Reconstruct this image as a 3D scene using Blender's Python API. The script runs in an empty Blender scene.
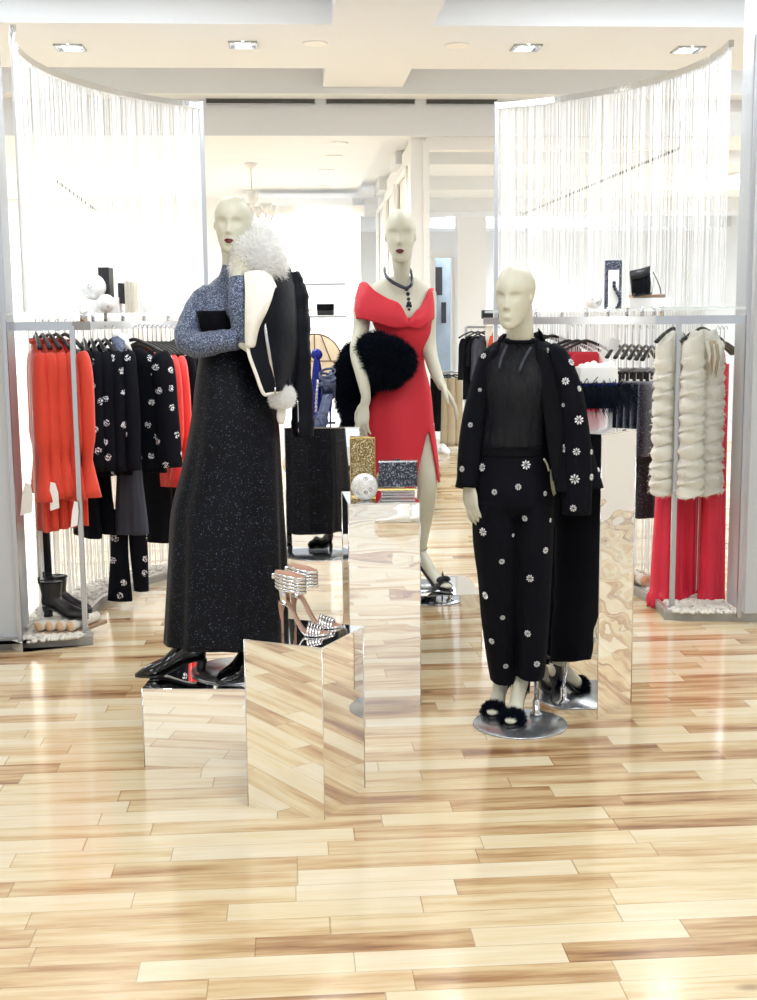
import bpy, math, random
import numpy as np
from mathutils import Vector, Matrix
from mathutils.bvhtree import BVHTree
PI = math.pi
R = math.radians
C = bpy.context.scene.collection
rng = random.Random(7)

# ---------------------------------------------------------------- camera
F_PX, HC, PITCH, ROLL = 1250.0, 1.62, R(8.2), R(0.55)
cam_d = bpy.data.cameras.new('camera')
cam = bpy.data.objects.new('camera', cam_d)
C.objects.link(cam)
cam_d.sensor_fit = 'VERTICAL'
cam_d.sensor_height = 24.0
cam_d.lens = 24.0 * F_PX / 1000.0
cam_d.clip_start = 0.05
cam_d.clip_end = 200
cam.matrix_world = Matrix.Translation((0, 0, HC)) @ Matrix.Rotation(PI / 2 - PITCH, 4, 'X') @ Matrix.Rotation(-ROLL, 4, 'Z')
bpy.context.scene.camera = cam


def _ray(px, py):
    u, v = px - 378.5, 500 - py
    c, s = math.cos(ROLL), math.sin(ROLL)
    x, y = u * c + v * s, -u * s + v * c
    cp, sp = math.cos(PITCH), math.sin(PITCH)
    return Vector((x, F_PX * cp + y * sp, -F_PX * sp + y * cp))


def at(px, py, d):
    """point on the line of sight through a pixel at depth y = d"""
    r = _ray(px, py)
    return Vector((0, 0, HC)) + r * (d / r.y)


def fl(px, py, z=0.0):
    r = _ray(px, py)
    return Vector((0, 0, HC)) + r * ((z - HC) / r.z)


# ---------------------------------------------------------------- materials
class N:
    def __init__(s, name):
        s.m = bpy.data.materials.new(name)
        s.m.use_nodes = True
        s.t = s.m.node_tree
        s.b = s.t.nodes['Principled BSDF']
        s.out = s.t.nodes['Material Output']

    def n(s, typ, **kw):
        nd = s.t.nodes.new(typ)
        for k, v in kw.items():
            setattr(nd, k, v)
        return nd

    def put(s, sock, v):
        if hasattr(v, 'is_linked') or hasattr(v, 'links'):
            s.t.links.new(v, sock)
        else:
            sock.default_value = v

    def math(s, op, a, b=None, c=None):
        nd = s.n('ShaderNodeMath', operation=op)
        s.put(nd.inputs[0], a)
        if b is not None: s.put(nd.inputs[1], b)
        if c is not None: s.put(nd.inputs[2], c)
        return nd.outputs[0]

    def coord(s, scale=(1, 1, 1), rot=(0, 0, 0), which='Object'):
        tc = s.n('ShaderNodeTexCoord')
        mp = s.n('ShaderNodeMapping')
        s.t.links.new(tc.outputs[which], mp.inputs[0])
        mp.inputs['Scale'].default_value = scale
        mp.inputs['Rotation'].default_value = rot
        return mp.outputs[0]

    def noise(s, vec, scale=5, detail=3, rough=.5):
        nd = s.n('ShaderNodeTexNoise')
        s.put(nd.inputs['Vector'], vec)
        nd.inputs['Scale'].default_value = scale
        nd.inputs['Detail'].default_value = detail
        nd.inputs['Roughness'].default_value = rough
        return nd.outputs['Fac']

    def ramp(s, fac, stops, interp='LINEAR'):
        nd = s.n('ShaderNodeValToRGB')
        nd.color_ramp.interpolation = interp
        e = nd.color_ramp.elements
        while len(e) < len(stops): e.new(0.5)
        for el, (p, c) in zip(e, stops):
            el.position = p
            el.color = (*c, 1) if len(c) == 3 else c
        s.put(nd.inputs[0], fac)
        return nd.outputs[0]

    def mix(s, fac, a, b, blend='MIX'):
        nd = s.n('ShaderNodeMix', data_type='RGBA', blend_type=blend)
        s.put(nd.inputs[0], fac)
        s.put(nd.inputs[6], a if not isinstance(a, tuple) else (*a[:3], 1))
        s.put(nd.inputs[7], b if not isinstance(b, tuple) else (*b[:3], 1))
        return nd.outputs[2]

    def bump(s, h, strength=.3, dist=.01):
        nd = s.n('ShaderNodeBump')
        nd.inputs['Strength'].default_value = strength
        nd.inputs['Distance'].default_value = dist
        s.put(nd.inputs['Height'], h)
        s.t.links.new(nd.outputs[0], s.b.inputs['Normal'])

    def set(s, **kw):
        names = dict(col='Base Color', rough='Roughness', metal='Metallic', spec='Specular IOR Level', trans='Transmission Weight',
                     alpha='Alpha', sheen='Sheen Weight', coat='Coat Weight', ior='IOR', emc='Emission Color', ems='Emission Strength', sss='Subsurface Weight')
        for k, v in kw.items():
            i = s.b.inputs[names[k]]
            if isinstance(v, tuple) and len(v) == 3: v = (*v, 1)
            s.put(i, v)
        return s


def srgb(h):
    h = h.lstrip('#')
    o = []
    for i in (0, 2, 4):
        c = int(h[i:i + 2], 16) / 255
        o.append(c / 12.92 if c <= .04045 else ((c + .055) / 1.055) ** 2.4)
    return tuple(o)


M = {}


def plain(name, col, rough=.5, metal=0., noise=0., nscale=8, bump=0., bscale=200, stretch=(1, 1, 1), **kw):
    m = N(name)
    c = srgb(col) if isinstance(col, str) else col
    v = m.coord(stretch)
    if noise:
        f = m.noise(v, nscale, 4)
        m.set(col=m.mix(f, tuple(x * (1 - noise) for x in c), tuple(min(1, x * (1 + noise)) for x in c)))
    else:
        f = m.noise(v, nscale, 2)
        m.set(col=m.mix(f, tuple(x * .97 for x in c), c))
    m.set(rough=rough, metal=metal, **kw)
    if bump:
        m.bump(m.noise(v, bscale, 2), bump, .004)
    M[name] = m.m
    return m


def glitter(name, base, spark, scale=450, thr=.8, metal=.3, rough=.45, spread=.5, spec=.5):
    """dark cloth set with tiny bright cells"""
    m = N(name)
    v = m.coord()
    vo = m.n('ShaderNodeTexVoronoi')
    m.put(vo.inputs['Vector'], v)
    vo.inputs['Scale'].default_value = scale
    sep = m.n('ShaderNodeSeparateColor')
    m.put(sep.inputs[0], vo.outputs['Color'])
    f = m.ramp(sep.outputs[0], [(thr, (0, 0, 0)), (min(1, thr + .15), (1, 1, 1))])
    big = m.noise(v, 7, 3)
    b = m.mix(big, tuple(x * (1 - spread) for x in srgb(base)), tuple(min(1, x * (1 + spread)) for x in srgb(base)))
    m.set(col=m.mix(f, b, srgb(spark)), rough=rough, metal=metal, spec=spec)
    m.bump(sep.outputs[1], .5, .003)
    M[name] = m.m
    return m


def motif(name, base, scale=9, r=.012):
    """dark cloth embroidered with scattered white crystal flowers"""
    m = N(name)
    v = m.coord()
    sp = m.n('ShaderNodeSeparateXYZ')
    m.put(sp.inputs[0], v)
    cb = m.n('ShaderNodeCombineXYZ')
    oi = m.n('ShaderNodeObjectInfo')
    sh = m.math('MULTIPLY', oi.outputs['Random'], 9.)
    m.put(cb.inputs[0], m.math('ADD', m.math('ADD', m.math('MULTIPLY', sp.outputs[0], .8), m.math('MULTIPLY', sp.outputs[1], .9)), sh))
    m.put(cb.inputs[1], m.math('ADD', sp.outputs[2], sh))
    vo = m.n('ShaderNodeTexVoronoi', voronoi_dimensions='2D')
    m.put(vo.inputs['Vector'], cb.outputs[0])
    vo.inputs['Scale'].default_value = scale
    vo.inputs['Randomness'].default_value = .75
    spots = m.n('ShaderNodeTexVoronoi')
    m.put(spots.inputs['Vector'], v)
    spots.inputs['Scale'].default_value = 130
    d = m.math('LESS_THAN', vo.outputs['Distance'], r * scale)
    p = m.math('LESS_THAN', spots.outputs['Distance'], .5)
    f = m.math('MULTIPLY', d, p)
    m.set(col=m.mix(f, srgb(base), (.85, .86, .9)), rough=.8, spec=.12)
    M[name] = m.m


plain('mannequin_skin', '#cbc8b6', .42, noise=.03, nscale=3, spec=.3)
plain('lip_paint', '#5e1020', .3, noise=.08, nscale=60)
plain('coral_cloth', '#df3f27', .7, noise=.10, nscale=6, bump=.15, sheen=.2)
plain('red_cloth', '#cf2335', .65, noise=.08, nscale=5, bump=.12)
plain('gown_red', '#d62540', .6, noise=.10, nscale=5, bump=.1)
plain('red_satin', '#ee3a35', .38, noise=.10, nscale=6)
plain('black_cloth', '#0f1016', .85, noise=.3, nscale=9, bump=.3, spec=.12)
plain('black_velvet', '#0a0a10', .85, noise=.3, nscale=6, bump=.2, spec=.12)
plain('suit_cloth', '#0a0b13', .85, noise=.25, nscale=14, bump=.25, spec=.12)
plain('grey_velvet', '#3c3f4a', .75, spec=.2, noise=.45, nscale=40, stretch=(1, 1, .08), bump=.2)
plain('beige_cloth', '#b7a78c', .8, noise=.15, bump=.2)
plain('white_cloth', '#f3f1ee', .8, noise=.04, bump=.15)
plain('print_cloth', '#9fa7c4', .8, noise=.6, nscale=45)
plain('shearling', '#e6e1d8', .95, noise=.07, nscale=40, bump=.6, bscale=120)

def fur_mat(name, col, tr, noise=.08, nscale=30):
    """hair that lets some light through"""
    m = N(name)
    c = srgb(col)
    f = m.mix(m.noise(m.coord(), nscale, 3), tuple(x * (1 - noise) for x in c), tuple(min(1, x * (1 + noise)) for x in c))
    m.set(col=f, rough=.9, spec=.1)
    t = m.n('ShaderNodeBsdfTranslucent')
    m.put(t.inputs['Color'], f)
    mx = m.n('ShaderNodeMixShader')
    mx.inputs[0].default_value = tr
    m.t.links.new(m.b.outputs[0], mx.inputs[1]); m.t.links.new(t.outputs[0], mx.inputs[2])
    m.t.links.new(mx.outputs[0], m.out.inputs['Surface'])
    M[name] = m.m


fur_mat('white_fur', '#fefdfb', .45, .03)
fur_mat('cream_fur', '#fdfaf1', .45, .07, 14)
fur_mat('black_fur', '#141a26', .2, .5, 14)

plain('leather', '#0c0f18', .46, spec=.13, noise=.2, nscale=14, bump=.35, bscale=45)
plain('patent', '#0a0a0e', .08, noise=.1)
plain('shoe_black', '#15151a', .35, noise=.15)
plain('tan_lining', '#b98e76', .6, noise=.12, nscale=30)
plain('nude_sole', '#a5806a', .55, noise=.1)
plain('zip_metal', '#c9cbd0', .25, 1.)
plain('silver', '#d9d9dc', .16, 1., noise=.05)
plain('brushed_steel', '#b9bbc0', .3, 1., noise=.06, nscale=30, stretch=(1, 1, 20))
plain('kerb_steel', '#b9b7b4', .4, .6, noise=.08, nscale=12)
plain('chrome', '#d2d4d8', .1, 1.)
plain('disc_steel', '#b4b8be', .27, .9, noise=.04, nscale=4)
plain('gold_metal', '#d8b878', .2, 1.)
plain('white_paint', '#f4f3f0', .5, noise=.02)
plain('wall_white', '#f3f2ef', .6, noise=.015, nscale=2)
plain('ceiling_white', '#ebeef2', .7, noise=.015, nscale=2)
plain('column_lacquer', '#c6c9cc', .35, .0, noise=.04, nscale=3, stretch=(1, 1, .3))
plain('hanger_black', '#101014', .3, noise=.1)
plain('hanger_white', '#f2f2f2', .35)
plain('paper', '#f7f5f2', .7, noise=.03)
plain('dark_slot', '#4d4a46', .6, noise=.2)
plain('book_dark', '#1c1a20', .5, noise=.25, nscale=20)
plain('book_cream', '#d9d4c4', .6, noise=.1, nscale=20)
plain('porcelain', '#f5f3f0', .25, noise=.04)
plain('bark', '#d8d2c6', .9, noise=.35, nscale=25, bump=.8, bscale=40)
plain('wood_cut', '#e0b890', .8, noise=.2, nscale=50)
plain('slab_wood', '#9a8068', .7, noise=.3, nscale=30)
plain('pebble', '#d9d4ca', .8, noise=.35, nscale=9)
plain('blue_gloss', '#26339a', .12, .55, noise=.25, nscale=20)
plain('denim_silver', '#5c6684', .35, .5, noise=.5, nscale=60)
plain('orange_cloth', '#d8502c', .7, noise=.1)
plain('door_blue', '#8c98a3', .5, noise=.25, nscale=6)
plain('rubber_white', '#f4f4f2', .6, noise=.03)
plain('chair_beige', '#dcc9ae', .7, noise=.06, nscale=20, bump=.15)
plain('seam_brown', '#5d3524', .6, noise=.2)
plain('green_sign', '#bfe6d0', .6)
plain('crystal', '#e9ecf4', .12, .35, noise=.25, nscale=300)
plain('jewel', '#434754', .15, .8, noise=.6, nscale=220)
glitter('sweater_glitter', '#39445c', '#a3afca', 480, .72, .2, .5, .3)
glitter('skirt_sequin', '#090b12', '#5f6a86', 430, .962, .0, .42, .5, .14)
glitter('navy_sequin', '#232838', '#8d98b8', 300, .86, .35, .4, .5)
glitter('black_sequin', '#101016', '#7b8096', 300, .9, .35, .38, .5)
glitter('gold_glitter', '#8c7136', '#fff3d0', 330, .72, .5, .35, .5)
glitter('dark_glitter', '#3c3f4c', '#cfd6ee', 330, .82, .5, .35, .4)
glitter('ball_glitter', '#efeeec', '#ffffff', 120, .5, .1, .35, .08)
motif('motif_cloth', '#0e1018', 8.5, .019)


def mirror(name, scale=(1, 1, 1), amp=0., ns=3, detail=1):
    m = N(name)
    m.set(col=(.93, .925, .91), metal=1., rough=.015)
    if amp:
        m.bump(m.noise(m.coord(scale), ns, detail), amp, .02)
    M[name] = m.m


mirror('mirror_flat', (1, 1, 1), .012, 3)
mirror('mirror_mid', (1, 1, 4), .06, 2.2)
mirror('mirror_wavy', (1.6, 1.6, 3.2), .33, 2.6, 1)
mirror('mirror_ribbed', (4, 4, .5), .14, 2.2, 1)

# clear plastic / glass
m = N('acrylic')
m.set(col=(.97, .98, 1.), rough=.03, trans=.0, alpha=.28, spec=.8)
M['acrylic'] = m.m
m = N('glass_sheet')
m.set(col=(.9, .97, .96), rough=.03, alpha=.3, spec=.8)
M['glass_sheet'] = m.m
# crystal strands: clear plastic threads
m = N('strand')
f = m.noise(m.coord((30, 30, .8)), 3, 2)
m.set(col=m.mix(f, (.84, .845, .85), (.98, .98, .98)), rough=.3, alpha=.72, spec=.6)
M['strand'] = m.m
# sheer blouse
m = N('sheer_black')
f = m.noise(m.coord((9, 9, 1)), 4, 2)
m.set(col=m.mix(f, (.004, .004, .007), (.012, .012, .017)), rough=.7, spec=.15, alpha=m.ramp(f, [(.3, (.86,) * 3), (.7, (.97,) * 3)]))
M['sheer_black'] = m.m


def emit(name, col, st):
    m = N(name)
    f = m.noise(m.coord(), 3, 1)
    c = srgb(col)
    m.set(col=c, emc=m.mix(f, tuple(x * .97 for x in c), c), ems=st)
    M[name] = m.m


emit('lamp_glow', '#fffdf6', 10.)
emit('backlit_white', '#ffffff', 1.1)
emit('screen_blue', '#9fc4dc', .35)


def floor_mat():
    m = N('wood_floor')
    sep = m.n('ShaderNodeSeparateXYZ')
    m.put(sep.inputs[0], m.coord((1, 1, 1), (0, 0, R(-4.0))))
    x, y = sep.outputs[0], sep.outputs[1]
    W = .100
    yr = m.math('DIVIDE', y, W)
    row = m.math('FLOOR', yr)
    wn = m.n('ShaderNodeTexWhiteNoise', noise_dimensions='1D')
    m.put(wn.inputs['W'], row)
    rr = wn.outputs['Value']
    ln = m.math('ADD', m.math('MULTIPLY', rr, .42), .46)
    xr = m.math('ADD', m.math('DIVIDE', x, ln), m.math('MULTIPLY', rr, 37.3))
    col = m.math('FLOOR', xr)
    cb = m.n('ShaderNodeCombineXYZ')
    m.put(cb.inputs[0], col); m.put(cb.inputs[1], row)
    w3 = m.n('ShaderNodeTexWhiteNoise', noise_dimensions='3D')
    m.put(w3.inputs['Vector'], cb.outputs[0])
    s3 = m.n('ShaderNodeSeparateColor')
    m.put(s3.inputs[0], w3.outputs['Color'])
    # grain coordinates, shifted per plank
    cg = m.n('ShaderNodeCombineXYZ')
    m.put(cg.inputs[0], m.math('MULTIPLY', x, 1.6))
    m.put(cg.inputs[1], m.math('MULTIPLY', y, 17))
    m.put(cg.inputs[2], m.math('MULTIPLY', s3.outputs[1], 40))
    g1 = m.noise(cg.outputs[0], 1.2, 4, .6)
    cg2 = m.n('ShaderNodeCombineXYZ')
    m.put(cg2.inputs[0], m.math('MULTIPLY', x, 4)); m.put(cg2.inputs[1], m.math('MULTIPLY', y, 110)); m.put(cg2.inputs[2], s3.outputs[1])
    g2 = m.noise(cg2.outputs[0], 1.5, 3, .6)
    t = m.math('ADD', m.math('MULTIPLY', s3.outputs[0], .62), m.math('MULTIPLY', m.math('SUBTRACT', g1, .31), 1.15))
    base = m.ramp(t, [(.1, srgb('#ebe1c9')), (.48, srgb('#e4d3b0')), (.70, srgb('#d2b68c')), (.88, srgb('#b08a64')), (1., srgb('#8a6448'))])
    base = m.mix(m.math('MULTIPLY', g2, .5), base, srgb('#d0bda2'), 'MULTIPLY')
    # knots
    kv = m.n('ShaderNodeTexVoronoi')
    ck = m.n('ShaderNodeCombineXYZ')
    m.put(ck.inputs[0], m.math('MULTIPLY', x, 1.5)); m.put(ck.inputs[1], m.math('MULTIPLY', y, 3.2))
    m.put(kv.inputs['Vector'], ck.outputs[0]); kv.inputs['Scale'].default_value = 1.3
    kf = m.ramp(kv.outputs['Distance'], [(.02, (1, 1, 1)), (.095, (0, 0, 0))])
    base = m.mix(m.math('MULTIPLY', kf, .75), base, srgb('#6d4a30'))
    # seams
    fy = m.math('FRACT', yr); fx = m.math('FRACT', xr)
    sy = m.math('LESS_THAN', fy, .022)
    sx = m.math('LESS_THAN', fx, .006)
    seam = m.math('MAXIMUM', sy, sx)
    base = m.mix(m.math('MULTIPLY', seam, .5), base, srgb('#7a5a3c'))
    m.set(col=base, rough=m.math('ADD', m.math('MULTIPLY', g1, .10), .12), spec=.6, coat=.25)
    m.b.inputs['Coat Roughness'].default_value = .08
    m.bump(m.math('SUBTRACT', 1., seam), .15, .002)
    M['wood_floor'] = m.m


floor_mat()


# ---------------------------------------------------------------- geometry
class G:
    def __init__(s):
        s.v, s.f = [], []

    def add(s, vs, fs):
        b = len(s.v)
        s.v += [tuple(p) for p in vs]
        s.f += [tuple(b + i for i in f) for f in fs]
        return s

    def box(s, c, size, rz=0., tilt=None):
        sx, sy, sz = (x / 2 for x in size)
        m = Matrix.Rotation(rz, 3, 'Z')
        if tilt: m = m @ Matrix.Rotation(tilt[0], 3, 'X') @ Matrix.Rotation(tilt[1], 3, 'Y')
        vs = [Vector(c) + m @ Vector((a * sx, b * sy, d * sz)) for a, b, d in
              ((-1, -1, -1), (1, -1, -1), (1, 1, -1), (-1, 1, -1), (-1, -1, 1), (1, -1, 1), (1, 1, 1), (-1, 1, 1))]
        return s.add(vs, [(0, 3, 2, 1), (4, 5, 6, 7), (0, 1, 5, 4), (1, 2, 6, 5), (2, 3, 7, 6), (3, 0, 4, 7)])

    def prism(s, poly, z0, z1):
        n = len(poly)
        vs = [(p[0], p[1], z0) for p in poly] + [(p[0], p[1], z1) for p in poly]
        fs = [tuple(range(n - 1, -1, -1)), tuple(range(n, 2 * n))]
        fs += [(i, (i + 1) % n, n + (i + 1) % n, n + i) for i in range(n)]
        return s.add(vs, fs)

    def loft(s, rings, closed=True, cap=True):
        n = len(rings[0])
        vs = [p for r in rings for p in r]
        fs = []
        for i in range(len(rings) - 1):
            for j in range(n if closed else n - 1):
                k = (j + 1) % n
                fs.append((i * n + j, i * n + k, (i + 1) * n + k, (i + 1) * n + j))
        if cap and closed:
            for i0, rev in ((0, True), ((len(rings) - 1) * n, False)):
                c = sum((Vector(vs[i0 + j]) for j in range(n)), Vector()) / n
                ci = len(vs)
                vs.append(c)
                for j in range(n):
                    k = (j + 1) % n
                    fs.append((ci, i0 + k, i0 + j) if rev else (ci, i0 + j, i0 + k))
        return s.add(vs, fs)

    def tube(s, pts, rad, n=12, side=None, cap=True, ripple=None):
        """tube along points; rad = number, list, or list of (a, b); side = direction of a"""
        pts = [Vector(p) for p in pts]
        if not isinstance(rad, (list, tuple)): rad = [rad] * len(pts)
        rings, u = [], None
        for i, p in enumerate(pts):
            t = (pts[min(i + 1, len(pts) - 1)] - pts[max(i - 1, 0)])
            t = t.normalized() if t.length > 1e-9 else Vector((0, 0, 1))
            if side is not None: u = Vector(side)
            elif u is None: u = Vector((1, 0, 0)) if abs(t.x) < .8 else Vector((0, 1, 0))
            u = u - t * u.dot(t)
            if u.length < 1e-6: u = t.orthogonal()
            u.normalize()
            w = t.cross(u)
            a, b = rad[i] if isinstance(rad[i], (tuple, list)) else (rad[i], rad[i])
            ring = []
            for k in range(n):
                th = 2 * PI * k / n
                q = 1.
                if ripple: q = 1 + ripple(i / (len(pts) - 1), th)
                ring.append(p + u * (a * q * math.cos(th)) + w * (b * q * math.sin(th)))
            rings.append(ring)
        return s.loft(rings, True, cap)

    def ell(s, c, r, rot=None, nu=20, nv=12):
        rot = rot or Matrix.Identity(3)
        c = Vector(c)
        if not isinstance(r, (tuple, list)): r = (r, r, r)
        vs = [c + rot @ Vector((0, 0, -r[2]))]
        for i in range(1, nv):
            ph = -PI / 2 + PI * i / nv
            for j in range(nu):
                th = 2 * PI * j / nu
                vs.append(c + rot @ Vector((r[0] * math.cos(ph) * math.cos(th), r[1] * math.cos(ph) * math.sin(th), r[2] * math.sin(ph))))
        vs.append(c + rot @ Vector((0, 0, r[2])))
        fs = [(0, 1 + (j + 1) % nu, 1 + j) for j in range(nu)]
        for i in range(nv - 2):
            for j in range(nu):
                a, b = 1 + i * nu + j, 1 + i * nu + (j + 1) % nu
                fs.append((a, b, b + nu, a + nu))
        t = len(vs) - 1
        o = 1 + (nv - 2) * nu
        fs += [(o + j, o + (j + 1) % nu, t) for j in range(nu)]
        return s.add(vs, fs)

    def lathe(s, prof, c=(0, 0, 0), n=32):
        rings = [[(c[0] + r * math.cos(2 * PI * k / n), c[1] + r * math.sin(2 * PI * k / n), c[2] + z) for k in range(n)] for r, z in prof]
        return s.loft(rings)

    def sheet(s, rows):
        return s.loft(rows, closed=False, cap=False)

    def mesh(s, name):
        me = bpy.data.meshes.new(name)
        me.from_pydata([tuple(p) for p in s.v], [], s.f)
        me.update()
        return me


def catmull(pts, n):
    """smooth curve through points, n samples"""
    P = [Vector(p) for p in pts]
    P = [P[0] * 2 - P[1]] + P + [P[-1] * 2 - P[-2]]
    out = []
    segs = len(P) - 3
    for i in range(n):
        t = i / (n - 1) * segs
        k = min(int(t), segs - 1)
        u = t - k
        a, b, c, d = P[k:k + 4]
        out.append(.5 * ((2 * b) + (c - a) * u + (2 * a - 5 * b + 4 * c - d) * u * u + (3 * b - a - 3 * c + d) * u ** 3))
    return out


def lerp(tab, t):
    """piecewise linear, tab of (t, value or tuple)"""
    if t <= tab[0][0]: return tab[0][1]
    for (a, va), (b, vb) in zip(tab, tab[1:]):
        if t <= b:
            u = (t - a) / (b - a)
            if isinstance(va, tuple): return tuple(x + (y - x) * u for x, y in zip(va, vb))
            return va + (vb - va) * u
    return tab[-1][1]


def smooth(tab, t):
    """piecewise with eased interpolation"""
    if t <= tab[0][0]: return tab[0][1]
    for (a, va), (b, vb) in zip(tab, tab[1:]):
        if t <= b:
            u = (t - a) / (b - a)
            u = u * u * (3 - 2 * u)
            return va + (vb - va) * u
    return tab[-1][1]


def tag(o, label=None, cat=None, group=None, kind=None):
    for k, v in (('label', label), ('category', cat), ('group', group), ('kind', kind)):
        if v: o[k] = v
    return o


WL = {}


def thing(name, label, cat, loc=(0, 0, 0), rz=0., group=None):
    o = bpy.data.objects.new(name, None)
    o.empty_display_size = .1
    C.objects.link(o)
    o.location = loc
    o.rotation_euler = (0, 0, rz)
    WL[o.name] = Matrix.Translation(loc) @ Matrix.Rotation(rz, 4, 'Z')
    return tag(o, label, cat, group)


def link(name, me, mat, parent=None, local=False, smooth_=True, bevel=0., sub=0, solid=0.):
    """link a mesh given in world coordinates (or in the parent's, local=True)"""
    o = bpy.data.objects.new(name, me)
    C.objects.link(o)
    if isinstance(mat, str): mat = M[mat]
    if not me.materials: me.materials.append(mat)
    if parent is not None:
        o.parent = parent
        if not local:
            me.transform(WL[parent.name].inverted())
        WL[o.name] = WL[parent.name].copy()
    elif not local:
        co = np.empty(len(me.vertices) * 3)
        me.vertices.foreach_get('co', co)
        co = co.reshape(-1, 3)
        lo, hi = co.min(0), co.max(0)
        loc = Vector(((lo[0] + hi[0]) / 2, (lo[1] + hi[1]) / 2, lo[2]))
        me.transform(Matrix.Translation(-loc))
        o.location = loc
        WL[o.name] = Matrix.Translation(loc)
    else:
        WL[o.name] = Matrix.Identity(4)
    if smooth_:
        me.polygons.foreach_set('use_smooth', [True] * len(me.polygons))
    if solid:
        md = o.modifiers.new('solid', 'SOLIDIFY'); md.thickness = abs(solid); md.offset = 0 if solid > 0 else -1
    if bevel:
        md = o.modifiers.new('bevel', 'BEVEL'); md.width = bevel; md.segments = 2; md.limit_method = 'ANGLE'
    if sub:
        md = o.modifiers.new('sub', 'SUBSURF'); md.levels = sub; md.render_levels = sub
    return o


def part(name, g, mat, parent, **kw):
    return link(name, g.mesh(name), mat, parent, **kw)


def single(name, g, mat, label, cat, group=None, **kw):
    return tag(link(name, g.mesh(name), mat, None, **kw), label, cat, group)


def struct(name, g, mat, **kw):
    kw.setdefault('smooth_', False)
    return tag(link(name, g.mesh(name), mat, None, **kw), kind='structure')


def fused(g, voxel=.006, it=4, fac=.5):
    """one continuous surface grown from overlapping closed shapes"""
    me = g.mesh('tmp')
    o = bpy.data.objects.new('tmp', me)
    C.objects.link(o)
    r = o.modifiers.new('r', 'REMESH'); r.mode = 'VOXEL'; r.voxel_size = voxel
    if it:
        sm = o.modifiers.new('s', 'SMOOTH'); sm.factor = fac; sm.iterations = it
    bpy.context.view_layer.update()
    dg = bpy.context.evaluated_depsgraph_get()
    out = bpy.data.meshes.new_from_object(o.evaluated_get(dg))
    bpy.data.objects.remove(o)
    bpy.data.meshes.remove(me)
    out.materials.clear()
    return out


def fur_mesh(me, n, L, w, grav=.3, seed=1, jit=.6, lenfn=None):
    """thin tapering hairs standing on a mesh (world or local coordinates of that mesh)"""
    r = np.random.default_rng(seed)
    me.calc_loop_triangles()
    vs = np.empty(len(me.vertices) * 3); me.vertices.foreach_get('co', vs); vs = vs.reshape(-1, 3)
    tr = np.array([t.vertices[:] for t in me.loop_triangles])
    a, b, c = vs[tr[:, 0]], vs[tr[:, 1]], vs[tr[:, 2]]
    nn = np.cross(b - a, c - a)
    ar = np.linalg.norm(nn, axis=1)
    nn /= np.maximum(ar, 1e-12)[:, None]
    idx = r.choice(len(tr), n, p=ar / ar.sum())
    u, v = r.random(n), r.random(n)
    fl_ = u + v > 1
    u[fl_], v[fl_] = 1 - u[fl_], 1 - v[fl_]
    P = a[idx] + (b - a)[idx] * u[:, None] + (c - a)[idx] * v[:, None]
    D = nn[idx] + r.normal(0, jit, (n, 3))
    D /= np.linalg.norm(D, axis=1)[:, None]
    D2 = D + np.array([0, 0, -grav]) + r.normal(0, jit * .4, (n, 3))
    D2 /= np.linalg.norm(D2, axis=1)[:, None]
    ll = L * (.55 + .65 * r.random(n))
    if lenfn is not None: ll = ll * lenfn(P)
    S = np.cross(D, r.normal(0, 1, (n, 3)))
    S /= np.maximum(np.linalg.norm(S, axis=1), 1e-9)[:, None]
    S = S * (w / 2)
    mid = P + D * (ll * .5)[:, None]
    tip = mid + D2 * (ll * .5)[:, None]
    V = np.stack([P - S, P + S, mid - S * .8, mid + S * .8, tip], 1).reshape(-1, 3)
    base = np.arange(n) * 5
    q = np.stack([base, base + 1, base + 3, base + 2], 1)
    t = np.stack([base + 2, base + 3, base + 4], 1)
    out = bpy.data.meshes.new('hair')
    out.from_pydata(V.tolist(), [], q.tolist() + t.tolist())
    out.update()
    return out


def joined(me1, me2):
    """both meshes as one"""
    g = G()
    for me in (me1, me2):
        g.add([v.co[:] for v in me.vertices], [p.vertices[:] for p in me.polygons])
    return g.mesh('joined')


def ringpx(y, xl, xr, d, b, n=40, ripple=0., k=9, ph=0., yaw=0., dz=0.):
    """horizontal elliptical ring spanning two pixels of a row, half depth b"""
    A, B = at(xl, y, d), at(xr, y, d)
    c = (A + B) / 2
    a = (B - A).length / 2
    out = []
    for i in range(n):
        th = 2 * PI * i / n
        q = 1 + ripple * math.sin(k * th + ph) + ripple * .6 * math.sin((k * 2 - 3) * th + ph * 2.3)
        x, yy = a * q * math.cos(th), b * q * math.sin(th)
        out.append(Vector((c.x + x * math.cos(yaw) - yy * math.sin(yaw), c.y + x * math.sin(yaw) + yy * math.cos(yaw), c.z + dz)))
    return out


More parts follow.
